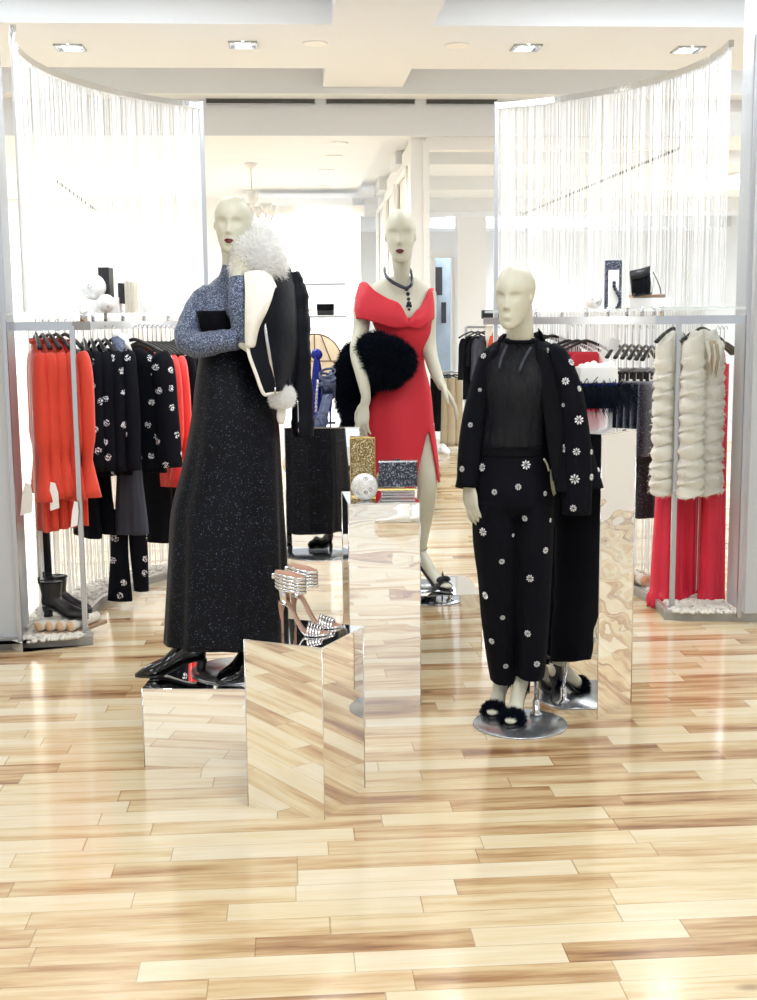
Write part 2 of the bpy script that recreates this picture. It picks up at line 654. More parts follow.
def rings_px(tab, n_out, d=None, **kw):
    """tab rows: (y, xl, xr, d, b[, ripple]) interpolated smoothly to n_out rings"""
    tab = [tuple(r) + (0.,) * (6 - len(r)) for r in tab]
    vec = [np.array(r, float) for r in tab]
    out = []
    ys = [r[0] for r in tab]
    for i in range(n_out):
        y = ys[0] + (ys[-1] - ys[0]) * i / (n_out - 1)
        k = 0
        while k < len(ys) - 2 and (y - ys[k + 1]) * (1 if ys[-1] > ys[0] else -1) > 0: k += 1
        u = (y - ys[k]) / (ys[k + 1] - ys[k])
        p0, p1, p2, p3 = vec[max(k - 1, 0)], vec[k], vec[k + 1], vec[min(k + 2, len(vec) - 1)]
        m1 = (p2 - p0) / max(1e-6, abs(p2[0] - p0[0])) * abs(p2[0] - p1[0])
        m2 = (p3 - p1) / max(1e-6, abs(p3[0] - p1[0])) * abs(p2[0] - p1[0])
        r = (2 * u ** 3 - 3 * u * u + 1) * p1 + (u ** 3 - 2 * u * u + u) * m1 + (-2 * u ** 3 + 3 * u * u) * p2 + (u ** 3 - u * u) * m2
        out.append(ringpx(y, r[1], r[2], r[3], r[4], ripple=r[5], **kw))
    return out
# ================================================================ the setting
TH = R(4.0)      # the shop is turned a little against the camera
PV = Vector((0, 6.75))


def rm(x, y):
    """shop coordinates (origin at the middle of the display ring) to world"""
    return (PV.x + x * math.cos(TH) - y * math.sin(TH), PV.y + x * math.sin(TH) + y * math.cos(TH))


def rbox(g, x0, x1, y0, y1, z0, z1):
    return g.prism([rm(x0, y0), rm(x1, y0), rm(x1, y1), rm(x0, y1)], z0, z1)


struct('floor', rbox(G(), -9, 9, -11, 15, -.1, 0), 'wood_floor')
ZC = 3.35
# ceiling slab with sunk coffers: beams (trim) hang below the slab
struct('ceiling', rbox(G(), -9, 9, -11, 3.45, 3.55, 3.7), 'ceiling_white')
struct('trim_1', rbox(G(), -9, 9, .98, 2.28, ZC, 3.56), 'ceiling_white')
struct('trim_2', rbox(G(), -9, 9, 3.22, 3.45, 3.03, 3.56), 'ceiling_white')
struct('trim_3', rbox(G(), -.18, .42, 2.28, 2.98, ZC, 3.56).add(*(lambda q: (q.v, q.f))(rbox(G(), -.18, .42, -1.2, .98, ZC, 3.56))), 'ceiling_white')
struct('trim_4', rbox(G(), -9, 9, -2.2, -1.2, ZC, 3.56), 'ceiling_white')
struct('trim_5', rbox(G(), -9, 9, -6.2, -5.2, ZC, 3.56), 'ceiling_white')
struct('trim_6', rbox(G(), -9, 9, 2.98, 3.22, 3.302, 3.56), 'ceiling_white')
# lower ceiling of the rooms behind
struct('ceiling_rear', rbox(G(), -9, .32, 3.45, 8.6, 3.03, 3.7), 'ceiling_white')
struct('ceiling_side_room', rbox(G(), .32, 9, 3.45, 15, 3.10, 3.7), 'ceiling_white')
for i, (y0, y1, z) in enumerate([(4.6, 5.2, 2.98), (6.6, 7.3, 2.96), (9.0, 9.8, 2.94), (11.5, 12.3, 2.92)]):
    struct('trim_%d' % (10 + i), rbox(G(), .5, 9, y0, y1, z, 3.11), 'ceiling_white')
# walls
struct('wall_left', rbox(G(), -6.2, -6.0, -11, 8.6, 0, 3.6), 'wall_white')
struct('wall_right', rbox(G(), 6.0, 6.2, -11, 15, 0, 3.6), 'wall_white')
struct('wall_rear', rbox(G(), -6.2, .3, 8.2, 8.4, 0, 3.1), 'wall_white')
struct('wall_far', rbox(G(), .2, 6.2, 13.0, 13.2, 0, 3.2), 'wall_white')
# panelled wall that runs back beside the shelf room
ax, bx_ = Vector((.30, 10.25, 0)), Vector((.03, 14.9, 0))
pw = Vector((.09, 0, 0))
struct('wall_partition', G().prism([ax, ax + pw, bx_ + pw, bx_], 0, 3.06), 'wall_white')
g = G()
du = (bx_ - ax)
for t0, t1 in ((.06, .30), (.36, .62), (.68, .95)):
    for z0, z1 in ((.25, .85), (1.0, 2.85)):
        p, q = ax + du * t0, ax + du * t1
        o = Vector((-.02, 0, 0))
        for a, b in (((p, z0), (p, z1)), ((q, z0), (q, z1)), ((p, z0), (q, z0)), ((p, z1), (q, z1))):
            g.tube([a[0] + o + Vector((0, 0, a[1])), b[0] + o + Vector((0, 0, b[1]))], .022, 6)
struct('trim_20', g, 'wall_white')
# pilaster and frame of the wide opening to the side room
a0 = Vector((.30, 10.12, 0))
g = G()
g.box((.335, 10.2, 1.53), (.13, .22, 3.06), TH)
struct('wall_pilaster', g, 'wall_white')
g = G()
g.box((.395, 10.12, 1.5), (.05, .12, 3.0), TH)
g.box((1.54, 10.2, 2.98), (2.3, .12, .1), TH)
struct('trim_21', g, 'white_paint')
# raised step in the side room
struct('trim_22', rbox(G(), .35, 6, 9.2, 13.0, 0, .09), 'wall_white')
# far doorway and white pier
p0 = at(434, 392, 17.6)
g = G()
for px in (431, 455):
    a = at(px, 300, 17.6); g.box((a.x, 17.6, 1.2), (.11, .12, 2.5), TH)
a, b = at(431, 254, 17.6), at(455, 254, 17.6)
g.box(((a.x + b.x) / 2, 17.6, a.z), (b.x - a.x + .11, .12, .11), TH)
struct('door_1', g, 'white_paint')
g = G()
a, b = at(432, 300, 18.4), at(454, 300, 18.4)
g.box(((a.x + b.x) / 2, 18.4, 1.25), (b.x - a.x + .25, .05, 2.5), TH)
struct('wall_doorway', g, 'door_blue')
g = G()
a, b = at(457, 300, 17.2), at(486, 300, 17.2)
g.box(((a.x + b.x) / 2, 17.4, 1.5), (b.x - a.x, .3, 3.0), TH)
struct('wall_pier', g, 'wall_white')
# dark pictures seen in the doorway
g = G(); a = at(437, 281, 18.2); g.box((a.x, 18.3, a.z), (.16, .04, .40), TH)
g.box((a.x + .1, 18.29, a.z - .45), (.07, .03, .3), TH)
single('wall_picture', g, 'book_dark', 'dark blue picture hanging in the far doorway', 'picture', smooth_=False)
# linear slots in the ceiling edge
for px0, px1 in ((206, 315), (326, 415), (426, 497)):
    g = G()
    a, b = (at(q, 103, 6.75 + 3.20 / math.cos(TH) + (q - 378.5) / 125 * math.tan(TH)) for q in (px0, px1))
    c = (a + b) / 2
    t = thing('ceiling_vent', {206: 'long slot vent in the ceiling edge behind the left strand screen, leftmost of three',
                               326: 'short slot vent in the ceiling edge above the red dress mannequin, middle of three',
                               426: 'slot vent in the ceiling edge beside the right strand screen, rightmost of three'}[px0],
              'vent', (c.x, c.y, 3.281), math.atan2(b.y - a.y, b.x - a.x), 'slot vents along the ceiling edge')
    L = (b - a).length
    part('vent_frame', G().box((0, 0, .0185), (L, .026, .004)).box((0, 0, -.0185), (L, .026, .004)).box((-L / 2, 0, 0), (.006, .026, .04)).box((L / 2, 0, 0), (.006, .026, .04)), 'zip_metal', t, local=True, smooth_=False)
    part('slot', G().box((0, 0, 0), (L, .018, .034)), 'dark_slot', t, local=True, smooth_=False)
# dark track seen through the strands on each side
for (pa, pb, lab) in (((55, 180), (134, 238), 'thin dark ceiling track seen through the left strand screen'), ((521, 215), (680, 148), 'thin dark ceiling track seen through the right strand screen'),
                      ((474, 234), (497, 224), 'short dark ceiling track above the far rack, beside the right screen')):
    a, b = fl(*pa, 2.9), fl(*pb, 2.9)
    if lab.startswith('thin') and 'left' in lab: b = a + (b - a) * .55
    if b.y > 17: b = a + (b - a) * .5
    single('ceiling_track', G().tube([a, b], .012, 8).tube([a + Vector((0, 0, 0)), a + Vector((0, 0, .2))], .006, 6).tube([b, b + Vector((0, 0, .2))], .006, 6), 'dark_slot', lab, 'track')


def downlight(px, py, zc, kind, label, group, lamp=35.):
    p = fl(px, py, zc)
    t = thing('ceiling_light', label, 'ceiling light', (p.x, p.y, zc), TH, group)
    if kind == 'square':
        w = .085
        g = G()
        for dx, dy, sx, sy in ((-w, 0, .012, 2 * w + .012), (w, 0, .012, 2 * w + .012), (0, -w, 2 * w, .012), (0, w, 2 * w, .012)):
            g.box((dx, dy, -.004), (sx, sy, .016))
        part('trim_frame', g, 'brushed_steel', t, local=True, smooth_=False)
        part('housing', G().box((0, 0, .001), (2 * w, 2 * w, .006)), 'silver', t, local=True, smooth_=False)
        for s in (-1, 1):
            part('lamp', G().lathe([(.0, -.008), (.045, -.008), (.05, -.002), (.05, .002)], (0, s * .042, -.002), 20), 'lamp_glow', t, local=True)
    else:
        part('trim_ring', G().lathe([(.06, -.006), (.078, -.006), (.08, 0), (.06, 0)], (0, 0, 0), 28), 'white_paint', t, local=True)
        part('lamp', G().lathe([(.0, -.004), (.055, -.004), (.06, .0)], (0, 0, 0), 24), 'lamp_glow', t, local=True)
    if lamp:
        l = bpy.data.lights.new('bulb', 'SPOT'); l.energy = lamp; l.spot_size = R(150); l.spot_blend = .8; l.shadow_soft_size = .12; l.color = (.95, .98, 1)
        o = bpy.data.objects.new('bulb', l); C.objects.link(o); o.parent = t; o.location = (0, 0, -.03)
    return t


LG = 'recessed lights of the front ceiling'
downlight(70, 47, ZC, 'square', 'square twin recessed ceiling light above the left strand screen', LG, 45)
downlight(243, 44, ZC, 'square', 'square twin recessed ceiling light above the black sequin skirt mannequin', LG, 45)
downlight(315, 43, ZC, 'round', 'round ceiling downlight right of the square light over the black skirt', LG, 30)
downlight(457, 45, ZC, 'round', 'round ceiling downlight left of the square light over the suited mannequin', LG, 30)
downlight(526, 47, ZC, 'square', 'square twin recessed ceiling light above the suited mannequin', LG, 45)
downlight(688, 49, ZC, 'square', 'glaring square twin recessed ceiling light above the right strand screen', LG, 45)
LB = 'small downlights of the rear ceiling'
for (px, py), lab, e in (((338, 143), 'rear ceiling downlight nearest the front beam, above the red dress', 60), ((334, 156), 'second downlight of the rear ceiling row, counted from the front beam', 0),
                         ((326, 170), 'third downlight of the rear ceiling row, counted from the front beam', 60), ((322, 186), 'last downlight of the rear ceiling row, nearest the shelf wall', 60),
                         ((155, 170), 'rear downlight seen through the left strands, nearer of two', 60), ((165, 187), 'rear downlight seen through the left strands, farther of two', 60)):
    downlight(px, py, 3.03, 'round', lab, LB, e)
LS = 'downlights of the side room seen through the right strands'
for (px, py), lab, e in (((640, 160), 'side room downlight seen through the right strands, topmost', 70), ((640, 182), 'side room downlight through the right strands, above the black bag', 0),
                         ((625, 202), 'side room downlight through the right strands, right of the pair over the book', 70), ((598, 197), 'side room downlight through the right strands, left of the pair over the book', 0),
                         ((570, 207), 'side room downlight through the right strands, left one of the lowest two', 70), ((575, 236), 'lowest side room downlight through the right strands', 70)):
    downlight(px, py, 3.10, 'round', lab, LS, e)
# added fill panels that brighten the shop front, display ring and rear rooms
for i, (x, y, e_) in enumerate([(-2.6, -3.6, 70), (0, -3.6, 70), (2.6, -3.6, 70), (-2.6, -5.8, 60), (0, -5.8, 60), (2.6, -5.8, 60), (-2.3, -.2, 80), (2.3, -.2, 80), (-1.1, -.2, 60), (1.2, -.2, 60),
        (-3.6, 2.0, 120), (3.6, 2.0, 120), (-4.4, 4.6, 230), (-4.4, 6.9, 230), (4.8, 4.1, 260), (5.0, 6.0, 280), (2.6, 11.4, 240)]):
    wx, wy = rm(x, y)
    z = ZC if -6.2 < y < -5.2 else (3.55 if y < 3.4 else (3.03 if x < .3 else 3.10))
    t = thing('fill_panel', ('wide square fill light panel added over the shop entrance' if y < -1 else 'wide square fill light panel added above the display ring' if y < 3 else 'wide square fill light panel added for the rooms behind the screens'), 'ceiling light', (wx, wy, z), TH, ('added fill light panels over the entrance' if y < -1 else 'added fill light panels above the display ring' if y < 3 else 'added fill light panels of the rear rooms'))
    w_ = .9 if y < 3 else 1.6
    part('diffuser', G().box((0, 0, -.012), (w_, w_, .01)), 'backlit_white', t, local=True, smooth_=False)
    g = G()
    q_ = w_ / 2 + .02
    for dx, dy, sx, sy in ((-q_, 0, .04, w_ + .08), (q_, 0, .04, w_ + .08), (0, -q_, w_, .04), (0, q_, w_, .04)): g.box((dx, dy, -.012), (sx, sy, .03))
    part('panel_frame', g, 'white_paint', t, local=True, smooth_=False)
    l = bpy.data.lights.new('fill_lamp', 'AREA'); l.energy = e_ * (.52 if y < 3 else .55); l.size = .85 if y < 3 else 1.5; l.color = (.87, .94, 1)
    o = bpy.data.objects.new('fill_lamp', l); C.objects.link(o); o.parent = t; o.location = (0, 0, -.03)

w = bpy.data.worlds.new('world'); bpy.context.scene.world = w
w.use_nodes = True
w.node_tree.nodes['Background'].inputs[0].default_value = (.90, .95, 1, 1)
w.node_tree.nodes['Background'].inputs[1].default_value = 1.15
sc = bpy.context.scene
sc.view_settings.view_transform = 'Standard'
sc.view_settings.look = 'None'
sc.view_settings.gamma = 1.
sc.view_settings.use_curve_mapping = False
sc.view_settings.exposure = .0
sc.cycles.max_bounces = 10
sc.cycles.transparent_max_bounces = 24
sc.cycles.use_denoising = True
sc.cycles.sample_clamp_indirect = 6.

# ---------------------------------------------------------------- mirrored pedestals


def pedestal(label, fa, fb, depth, h, mat, plinth=True):
    """square mirror column: front corners fa, fb, going back by depth"""
    fa, fb = Vector(fa[:2]), Vector(fb[:2])
    u = (fb - fa).normalized()
    n = Vector((-u.y, u.x))
    L = (fb - fa).length
    c = (fa + fb) / 2 + n * depth / 2
    t = thing('mirror_pedestal', label, 'pedestal', (c.x, c.y, 0), math.atan2(u.y, u.x), 'mirrored display pedestals')
    x, y = L / 2, depth / 2
    part('body', G().box((0, 0, (h - .004) / 2), (L - .002, depth - .002, h - .004)), mat, t, local=True, smooth_=False, bevel=.0015)
    part('top', G().box((0, 0, h - .002), (L, depth, .004)), 'mirror_flat', t, local=True, smooth_=False, bevel=.001)
    for sx, sy in ((-1, -1), (1, -1), (1, 1), (-1, 1)):
        part('edge_trim', G().tube([(sx * (x - .0005), sy * (y - .0005), 0), (sx * (x - .0005), sy * (y - .0005), h)], .0017, 6), 'silver', t, local=True)
    return t


pedestal('short wide mirrored block under the mannequin in the black skirt', (-.868, 4.405), (-.34, 4.385), .37, .30, 'mirror_flat')
pedestal('mirrored pedestal carrying the silver sandals, nearest the camera', (-.450, 4.025), (-.186, 3.903), .31, .58, 'mirror_flat')
pedestal('middle mirrored pedestal carrying the glitter clutches and white ball', (-.126, 5.085), (.172, 5.114), .38, .872, 'mirror_mid')
pedestal('rear mirrored pedestal carrying the navy strappy sandal', (-.435, 5.80), (-.085, 5.775), .30, 1.13, 'mirror_ribbed')
pedestal('low mirrored block under the mannequin in the red dress', (-.02, 5.965), (.505, 6.022), .46, .28, 'mirror_flat')
pedestal('tall narrow mirrored pedestal beside the suited mannequin', (.881, 4.906), (1.066, 5.135), .28, 1.165, 'mirror_wavy')
# ================================================================ mannequins


def head_frame(chin, h, yaw, pitch=0., roll=0.):
    """local head space: x to the image right, y towards the viewer at yaw 0, z up, unit = head height .235 m"""
    k = h / .235
    m = Matrix.Translation(chin) @ Matrix.Rotation(yaw, 4, 'Z') @ Matrix.Rotation(roll, 4, 'Y') @ Matrix.Rotation(pitch, 4, 'X') @ Matrix.Diagonal((k, -k, k, 1))
    return m


def head_geo(g, fm, wide=.076, sock=.010):
    W = [(0, .012), (.02, .026), (.08, .040), (.2, .054), (.36, .066), (.5, .073), (.65, .0765), (.78, .073), (.88, .06), (.95, .042), (.985, .024), (1., .004)]
    FR = [(0, .066), (.03, .075), (.1, .079), (.2, .079), (.34, .080), (.45, .078), (.52, .077), (.62, .083), (.75, .077), (.86, .058), (.95, .03), (1., -.01)]
    BK = [(0, .030), (.06, .01), (.16, -.022), (.3, -.055), (.45, -.085), (.6, -.1), (.75, -.1), (.86, -.08), (.95, -.05), (1., -.02)]
    n, rings = 56, []
    for i in range(49):
        t = i / 48
        t = .5 - .5 * math.cos(PI * t)
        a = lerp(W, t) * wide / .0765
        f, b = lerp(FR, t), lerp(BK, t)
        if t > .64:
            q = math.sqrt(max(0, 1 - ((t - .64) / .36) ** 2))
            a, f, b = wide * max(q, .02), -.012 + .093 * q, -.014 - .087 * q
        cy = f * .28 + b * .72
        ring = []
        for j in range(n):
            th = 2 * PI * j / n
            c, s = math.cos(th), math.sin(th)
            ex = 2.1
            x = a * math.copysign(abs(c) ** (2 / ex), c)
            yy = math.copysign(abs(s) ** (2 / ex), s)
            y = cy + (f - cy) * yy if s > 0 else cy + (cy - b) * yy
            if s > 0:
                fx = x
                # nose
                if .33 < t < .62:
                    u = (t - .33) / .29
                    prof = (1 - u) ** .7 * min(1, (t - .33) / .03)
                    wd = .008 + .0035 * (1 - u)
                    y += .021 * prof * math.exp(-(fx / wd) ** 2) * k_on
                # eye sockets
                for sx in (-1, 1):
                    d2 = ((fx - sx * .030) / .019) ** 2 + ((t - .545) / .058) ** 2
                    y -= sock * math.exp(-d2)
                    d3 = ((fx - sx * .030) / .016) ** 2 + ((t - .53) / .025) ** 2
                    y += .005 * math.exp(-d3)
                # lips, chin dent
                y += .006 * math.exp(-((fx) / .019) ** 2 - ((t - .215) / .035) ** 2)
                y -= .004 * math.exp(-((fx) / .02) ** 2 - ((t - .13) / .03) ** 2)
                # cheek hollow
                for sx in (-1, 1):
                    y -= .006 * math.exp(-((fx - sx * .045) / .014) ** 2 - ((t - .26) / .1) ** 2)
            ring.append(fm @ Vector((x, y, t * .235)))
        rings.append(ring)
    g.loft(rings)
    # ears
    for sx in (-1, 1):
        m3 = fm.to_3x3()
        e = G().ell((0, 0, 0), (.004, .010, .018))
        g.add([fm @ (Vector((sx * wide * .955, -.012, .112)) + Vector(v)) for v in e.v], e.f)


k_on = 1.


def lips_geo(fm):
    g = G()
    for sx in (-1, 1):
        e = G().ell((0, 0, 0), (.0125, .006, .0052), nu=14, nv=8)
        g.add([fm @ (Vector((sx * .0075, .0845, .0545)) + Vector((v[0], v[1] - abs(v[0] + sx * .0075) * .35, v[2] - (v[0] * sx) * .22))) for v in e.v], e.f)
    e = G().ell((0, 0, 0), (.0165, .007, .0062), nu=14, nv=8)
    g.add([fm @ (Vector((0, .085, .0465)) + Vector((v[0], v[1] - abs(v[0]) * .35, v[2] + v[0] * v[0] * 14))) for v in e.v], e.f)
    return g


def hand_geo(g, wrist, direc, back, side, curl=.35, spread=.12, k=1., thumb=.6):
    """wrist point, direction of the fingers, direction the back of the hand faces, side = +1/-1 where the thumb is"""
    d = Vector(direc).normalized()
    b = Vector(back); b = (b - d * b.dot(d)).normalized()
    x = d.cross(b) * side          # towards the thumb
    w = Vector(wrist)
    # palm
    g.tube([w - d * .03 * k, w + d * .012 * k, w + d * .045 * k, w + d * .082 * k, w + d * .095 * k],
           [(.021 * k, .016 * k), (.025 * k, .015 * k), (.036 * k, .0135 * k), (.038 * k, .0115 * k), (.03 * k, .007 * k)], 14, side=x)
    lens = [(.026, .040, .024, .020), (.009, .045, .029, .022), (-.009, .042, .027, .021), (-.026, .033, .020, .018)]
    for i, (ox, a, m_, e) in enumerate(lens):
        p = w + d * (.078 * k) + x * ox * k
        dirn = (d + x * (ox / .026) * spread).normalized()
        axis = b
        pts, ang = [p], curl * (.6 + .12 * i)
        for seg in (a, m_, e):
            dirn2 = (dirn * math.cos(ang) - axis * math.sin(ang)).normalized()
            p = p + dirn2 * seg * k
            pts.append(p.copy())
            ang += curl * 1.1
        r = .0088 * k if i < 3 else .0075 * k
        g.tube(pts, [r * 1.05, r, r * .9, r * .62], 10)
        g.ell(pts[-1], r * .66, nu=8, nv=6)
    # thumb leaves the side of the palm near its base
    p = w + d * .018 * k + x * .024 * k
    t1 = (d * .75 + x * thumb - b * .25).normalized()
    t2 = (d * .95 + x * thumb * .35 - b * .3).normalized()
    t3 = (d * 1. - x * .05 - b * .35).normalized()
    q1 = p + t1 * .04 * k; q2 = q1 + t2 * .032 * k; q3 = q2 + t3 * .024 * k
    g.tube([p - t1 * .012 * k, p, q1, q2, q3], [.012 * k, .0135 * k, .0105 * k, .0095 * k, .006 * k], 10)
    g.ell(q3, .0062 * k, nu=8, nv=6)


class Foot:
    """shoe space: s 0 at the heel end .. 1 at the toe tip, l sideways, z up from the ground"""

    def __init__(s, heel, toe, heel_h, flat=.68):
        s.flat = flat
        s.h, s.t = Vector(heel), Vector(toe)
        s.t.z = s.h.z
        s.u = (s.t - s.h)
        s.L = s.u.length
        s.u.normalize()
        s.n = Vector((-s.u.y, s.u.x, 0))
        s.hh = heel_h

    def base(s, q):
        if q < .12: return s.hh
        if q > s.flat: return .0
        u = (q - .12) / (s.flat - .12)
        return s.hh * (1 - u * u * (3 - 2 * u))

    def P(s, q, l, z):
        return s.h + s.u * (q * s.L) + s.n * l + Vector((0, 0, s.base(q) + z))

    def wid(s, q, pointy=1.):
        return lerp([(0, .012), (.04, .024), (.12, .028), (.3, .024), (.5, .027), (.7, .039), (.8, .037), (.9, .026), (.97, .013), (1., .004)], q)

    def sole(s, th=.006, z=0.):
        rings = []
        for i in range(29):
            q = i / 28
            w = s.wid(q)
            rings.append([s.P(q, w, z + th), s.P(q, -w, z + th), s.P(q, -w * .95, z), s.P(q, w * .95, z)])
        return G().loft(rings)

    def heel(s, r0=.016, r1=.0045, q=.06, blade=None):
        top = s.P(q, 0, .002)
        bot = s.h + s.u * ((q + .01) * s.L)
        mid = top.lerp(bot, .3) - s.u * .003
        return G().tube([top, mid, top.lerp(bot, .6), bot], [blade[0] if blade else r0, blade[1] if blade else r0 * .6, blade[2] if blade else r1 * 1.2, blade[3] if blade else r1], 12, side=s.n)

    def band(s, q0, q1, h, th=.004, n=14, over=.004, lift=.006):
        """strap across the foot from q0 to q1"""
        rings = []
        for i in range(n + 1):
            a = PI * i / n
            for_q = []
            for q in (q0, q1):
                w = s.wid(q) + over
                l = math.cos(a) * w
                z = lift + math.sin(a) * h
                for_q.append((q, l, z))
            p = [s.P(*for_q[0]), s.P(*for_q[1])]
            o = Vector((0, 0, th)) * math.sin(a) + s.n * th * math.cos(a)
            rings.append([p[0], p[1], p[1] + o, p[0] + o])
        return G().loft(rings)

    def foot(s, g, ankle, k=1., top=.06):
        """the foot itself, from ankle over instep to the toes"""
        a = Vector(ankle)
        z0 = .010
        pts = [a, a.lerp(s.P(.16, 0, .05), .6), s.P(.26, 0, .042 + z0), s.P(.45, 0, .032 + z0), s.P(.65, 0, .022 + z0), s.P(.8, 0, .013 + z0), s.P(.92, 0, .009 + z0)]
        g.tube(pts, [(.034 * k, .034 * k), (.033 * k, .036 * k), (.031 * k, .034 * k), (.029 * k, .026 * k), (.035 * k, .018 * k), (.033 * k, .012 * k), (.018 * k, .008)], 16, side=s.n)
        g.ell(s.P(.09, 0, .034), (.026 * k, .03 * k, .032 * k), Matrix.Rotation(math.atan2(s.u.y, s.u.x) - PI / 2, 3, 'Z'))


def base_disc(root, c, rad, rod_at, rod_top, z=.0):
    g = G().lathe([(0, 0), (rad, 0), (rad, .004), (rad - .003, .007), (0, .0075)], (c[0], c[1], z), 64)
    part('base_plate', g, 'disc_steel', root)
    g = G().lathe([(0, 0), (.026, 0), (.026, .006), (.014, .012), (.014, .06), (.0105, .064)], (rod_at[0], rod_at[1], z + .0075), 24)
    part('rod_socket', g, 'chrome', root)
    part('support_rod', G().tube([(rod_at[0], rod_at[1], z + .07), rod_top], .0095, 16), 'chrome', root)


# ---------------------------------------------------------------- 1: black sequin skirt
D1 = 4.60
m1 = thing('mannequin', 'bald cream mannequin in glittery grey turtleneck and long black sequin skirt', 'mannequin', (-.60, 4.58, .30), group=None)
hf1 = head_frame(at(231.8, 253, 4.535), .198, R(-3), R(3), R(2))
g = G()
head_geo(g, hf1, .0795, .017)
g.tube([at(233, 240, 4.63), at(234, 258, 4.62), at(234, 272, 4.63), at(233, 290, 4.64)], [(.050, .05), (.043, .045), (.046, .05), (.07, .06)], 24, side=(1, 0, 0))
g.loft(rings_px([(282, 217, 251, 4.64, .055), (290, 203, 262, 4.64, .07), (300, 201, 264, 4.64, .085), (325, 203, 258, 4.63, .085), (345, 207, 245, 4.63, .075), (380, 200, 268, 4.63, .10), (410, 200, 272, 4.63, .11)], 30))
for pts, r in (([at(205, 295, 4.64), at(194, 318, 4.6), at(188, 340, 4.54), at(215, 341, 4.47), at(238, 340, 4.44)], [.036, .033, .030, .027, .021]),
               ([at(262, 295, 4.64), at(258, 318, 4.56), at(247, 338, 4.46), at(240, 305, 4.43), at(238.5, 275, 4.45)], [.036, .032, .028, .026, .020])):
    g.tube(catmull(pts, 16), [lerp([(i / 4, r[i]) for i in range(5)], j / 15) for j in range(16)], 14)
hand_geo(g, at(239, 341, 4.43), (.8, -.1, -.25), (.1, -1, .3), -1, .5, .08, .92)
hand_geo(g, at(238.5, 274, 4.45), (.28, .12, 1), (-.3, -1, .1), 1, .25, .08, .95)
f1l = Foot(at(206, 674, 4.63) * 1, at(135, 680, 4.55), .045)
f1l.h.z = f1l.t.z = .302; f1l.u = (f1l.t - f1l.h).normalized(); f1l.n = Vector((-f1l.u.y, f1l.u.x, 0)); f1l.L = (f1l.t - f1l.h).length
hl = fl(262, 672, .31); tl = fl(217, 684, .31)
f1r = Foot((hl.x, hl.y, .31), (tl.x, tl.y, .31), .045)
for ft, hip in ((f1l, at(222, 420, 4.63)), (f1r, at(255, 420, 4.62))):
    an = ft.P(.17, 0, .085)
    kn = hip.lerp(an, .5)
    g.tube([hip, kn, kn.lerp(an, .35), an, ft.P(.2, 0, .04)], [.075, .05, .048, .031, .026], 16)
part('body', G(), 'mannequin_skin', m1) if False else link('body', fused(g, .0038, 2), 'mannequin_skin', m1)
part('lips', lips_geo(hf1), 'lip_paint', m1)
# turtleneck
g = G()
g.tube([at(235, 264, 4.62), at(235, 270, 4.622), at(234, 279, 4.63), at(232, 288, 4.64)], [(.047, .05), (.05, .054), (.056, .06), (.08, .068)], 28, side=(1, 0, 0))
g.loft(rings_px([(281, 214, 254, 4.64, .062), (289, 202, 266, 4.64, .08), (297, 196, 270, 4.63, .095), (303, 195, 272, 4.63, .105), (316, 197, 268, 4.62, .125), (330, 200, 258, 4.62, .11), (352, 205, 247, 4.62, .09)], 26))
pts = [at(212, 297, 4.63), at(202, 304, 4.61), at(192, 322, 4.57), at(188, 339, 4.52), at(200, 345, 4.475), at(222, 341, 4.445), at(239, 340, 4.43)]
rr = [.054, .052, .048, .050, .048, .041, .036]
g.tube(catmull(pts, 30), [lerp([(i / 6, rr[i]) for i in range(7)], j / 29) * (1 + .03 * math.sin(j * 2.1)) for j in range(30)], 20)
pts = [at(264, 295, 4.63), at(259, 318, 4.56), at(248, 339, 4.46), at(240, 308, 4.43), at(238.5, 277, 4.45)]
rr = [.054, .048, .044, .042, .033]
g.tube(catmull(pts, 26), [lerp([(i / 4, rr[i]) for i in range(5)], j / 25) for j in range(26)], 20)
link('turtleneck', fused(g, .006, 3), 'sweater_glitter', m1)
# strapless top of the dress and long skirt
g = G().loft(rings_px([(311, 196, 236, 4.605, .135, .0), (330, 199, 250, 4.605, .128), (350, 203, 247, 4.605, .105)], 10))
part('bodice', g, 'black_velvet', m1)
g = G().loft(rings_px([(343, 202.5, 247.5, 4.62, .108, .0), (352, 201, 252, 4.62, .112, .0), (385, 196, 270, 4.62, .15, .004), (420, 192, 277, 4.61, .17, .008), (470, 182, 280, 4.6, .17, .012), (510, 172, 282, 4.59, .175, .018),
                        (555, 169.5, 284, 4.58, .18, .026), (600, 167, 285, 4.575, .185, .032), (632, 165.5, 284, 4.57, .19, .038), (639, 165, 284, 4.57, .192, .042)], 60, n=120, k=9, ph=.6), cap=False)
o = part('skirt', g, 'skirt_sequin', m1, solid=.006)
part('waistband', G().loft(rings_px([(342, 202, 248, 4.62, .110), (346, 201.6, 249, 4.62, .112), (350, 201, 251, 4.62, .114)], 6)), 'black_velvet', m1)
for ft in (f1l, f1r):
    sh = thing  # shoes are worn: children of the mannequin
    g = G()
    rings = []
    for i in range(25):
        q = i / 24
        w = ft.wid(q) * (1.12 if q < .85 else 1.0) + .003
        ht = lerp([(0, .078), (.06, .098), (.16, .112), (.30, .108), (.45, .082), (.6, .060), (.75, .046), (.88, .030), (1, .010)], q)
        rg = []
        for j in range(18):
            a = 2 * PI * j / 18
            rg.append(ft.P(q, math.cos(a) * w, max(0.004, ht * .5 + ht * .5 * math.sin(a) + .002)))
        rings.append(rg)
    g.loft(rings)
    s_ = part('shoe', g, 'patent', m1)
    part('sole', ft.sole(.006), 'shoe_black', s_)
    part('heel', ft.heel(blade=((.026, .022), (.025, .02), (.025, .02), (.026, .02))), 'shoe_black', s_)
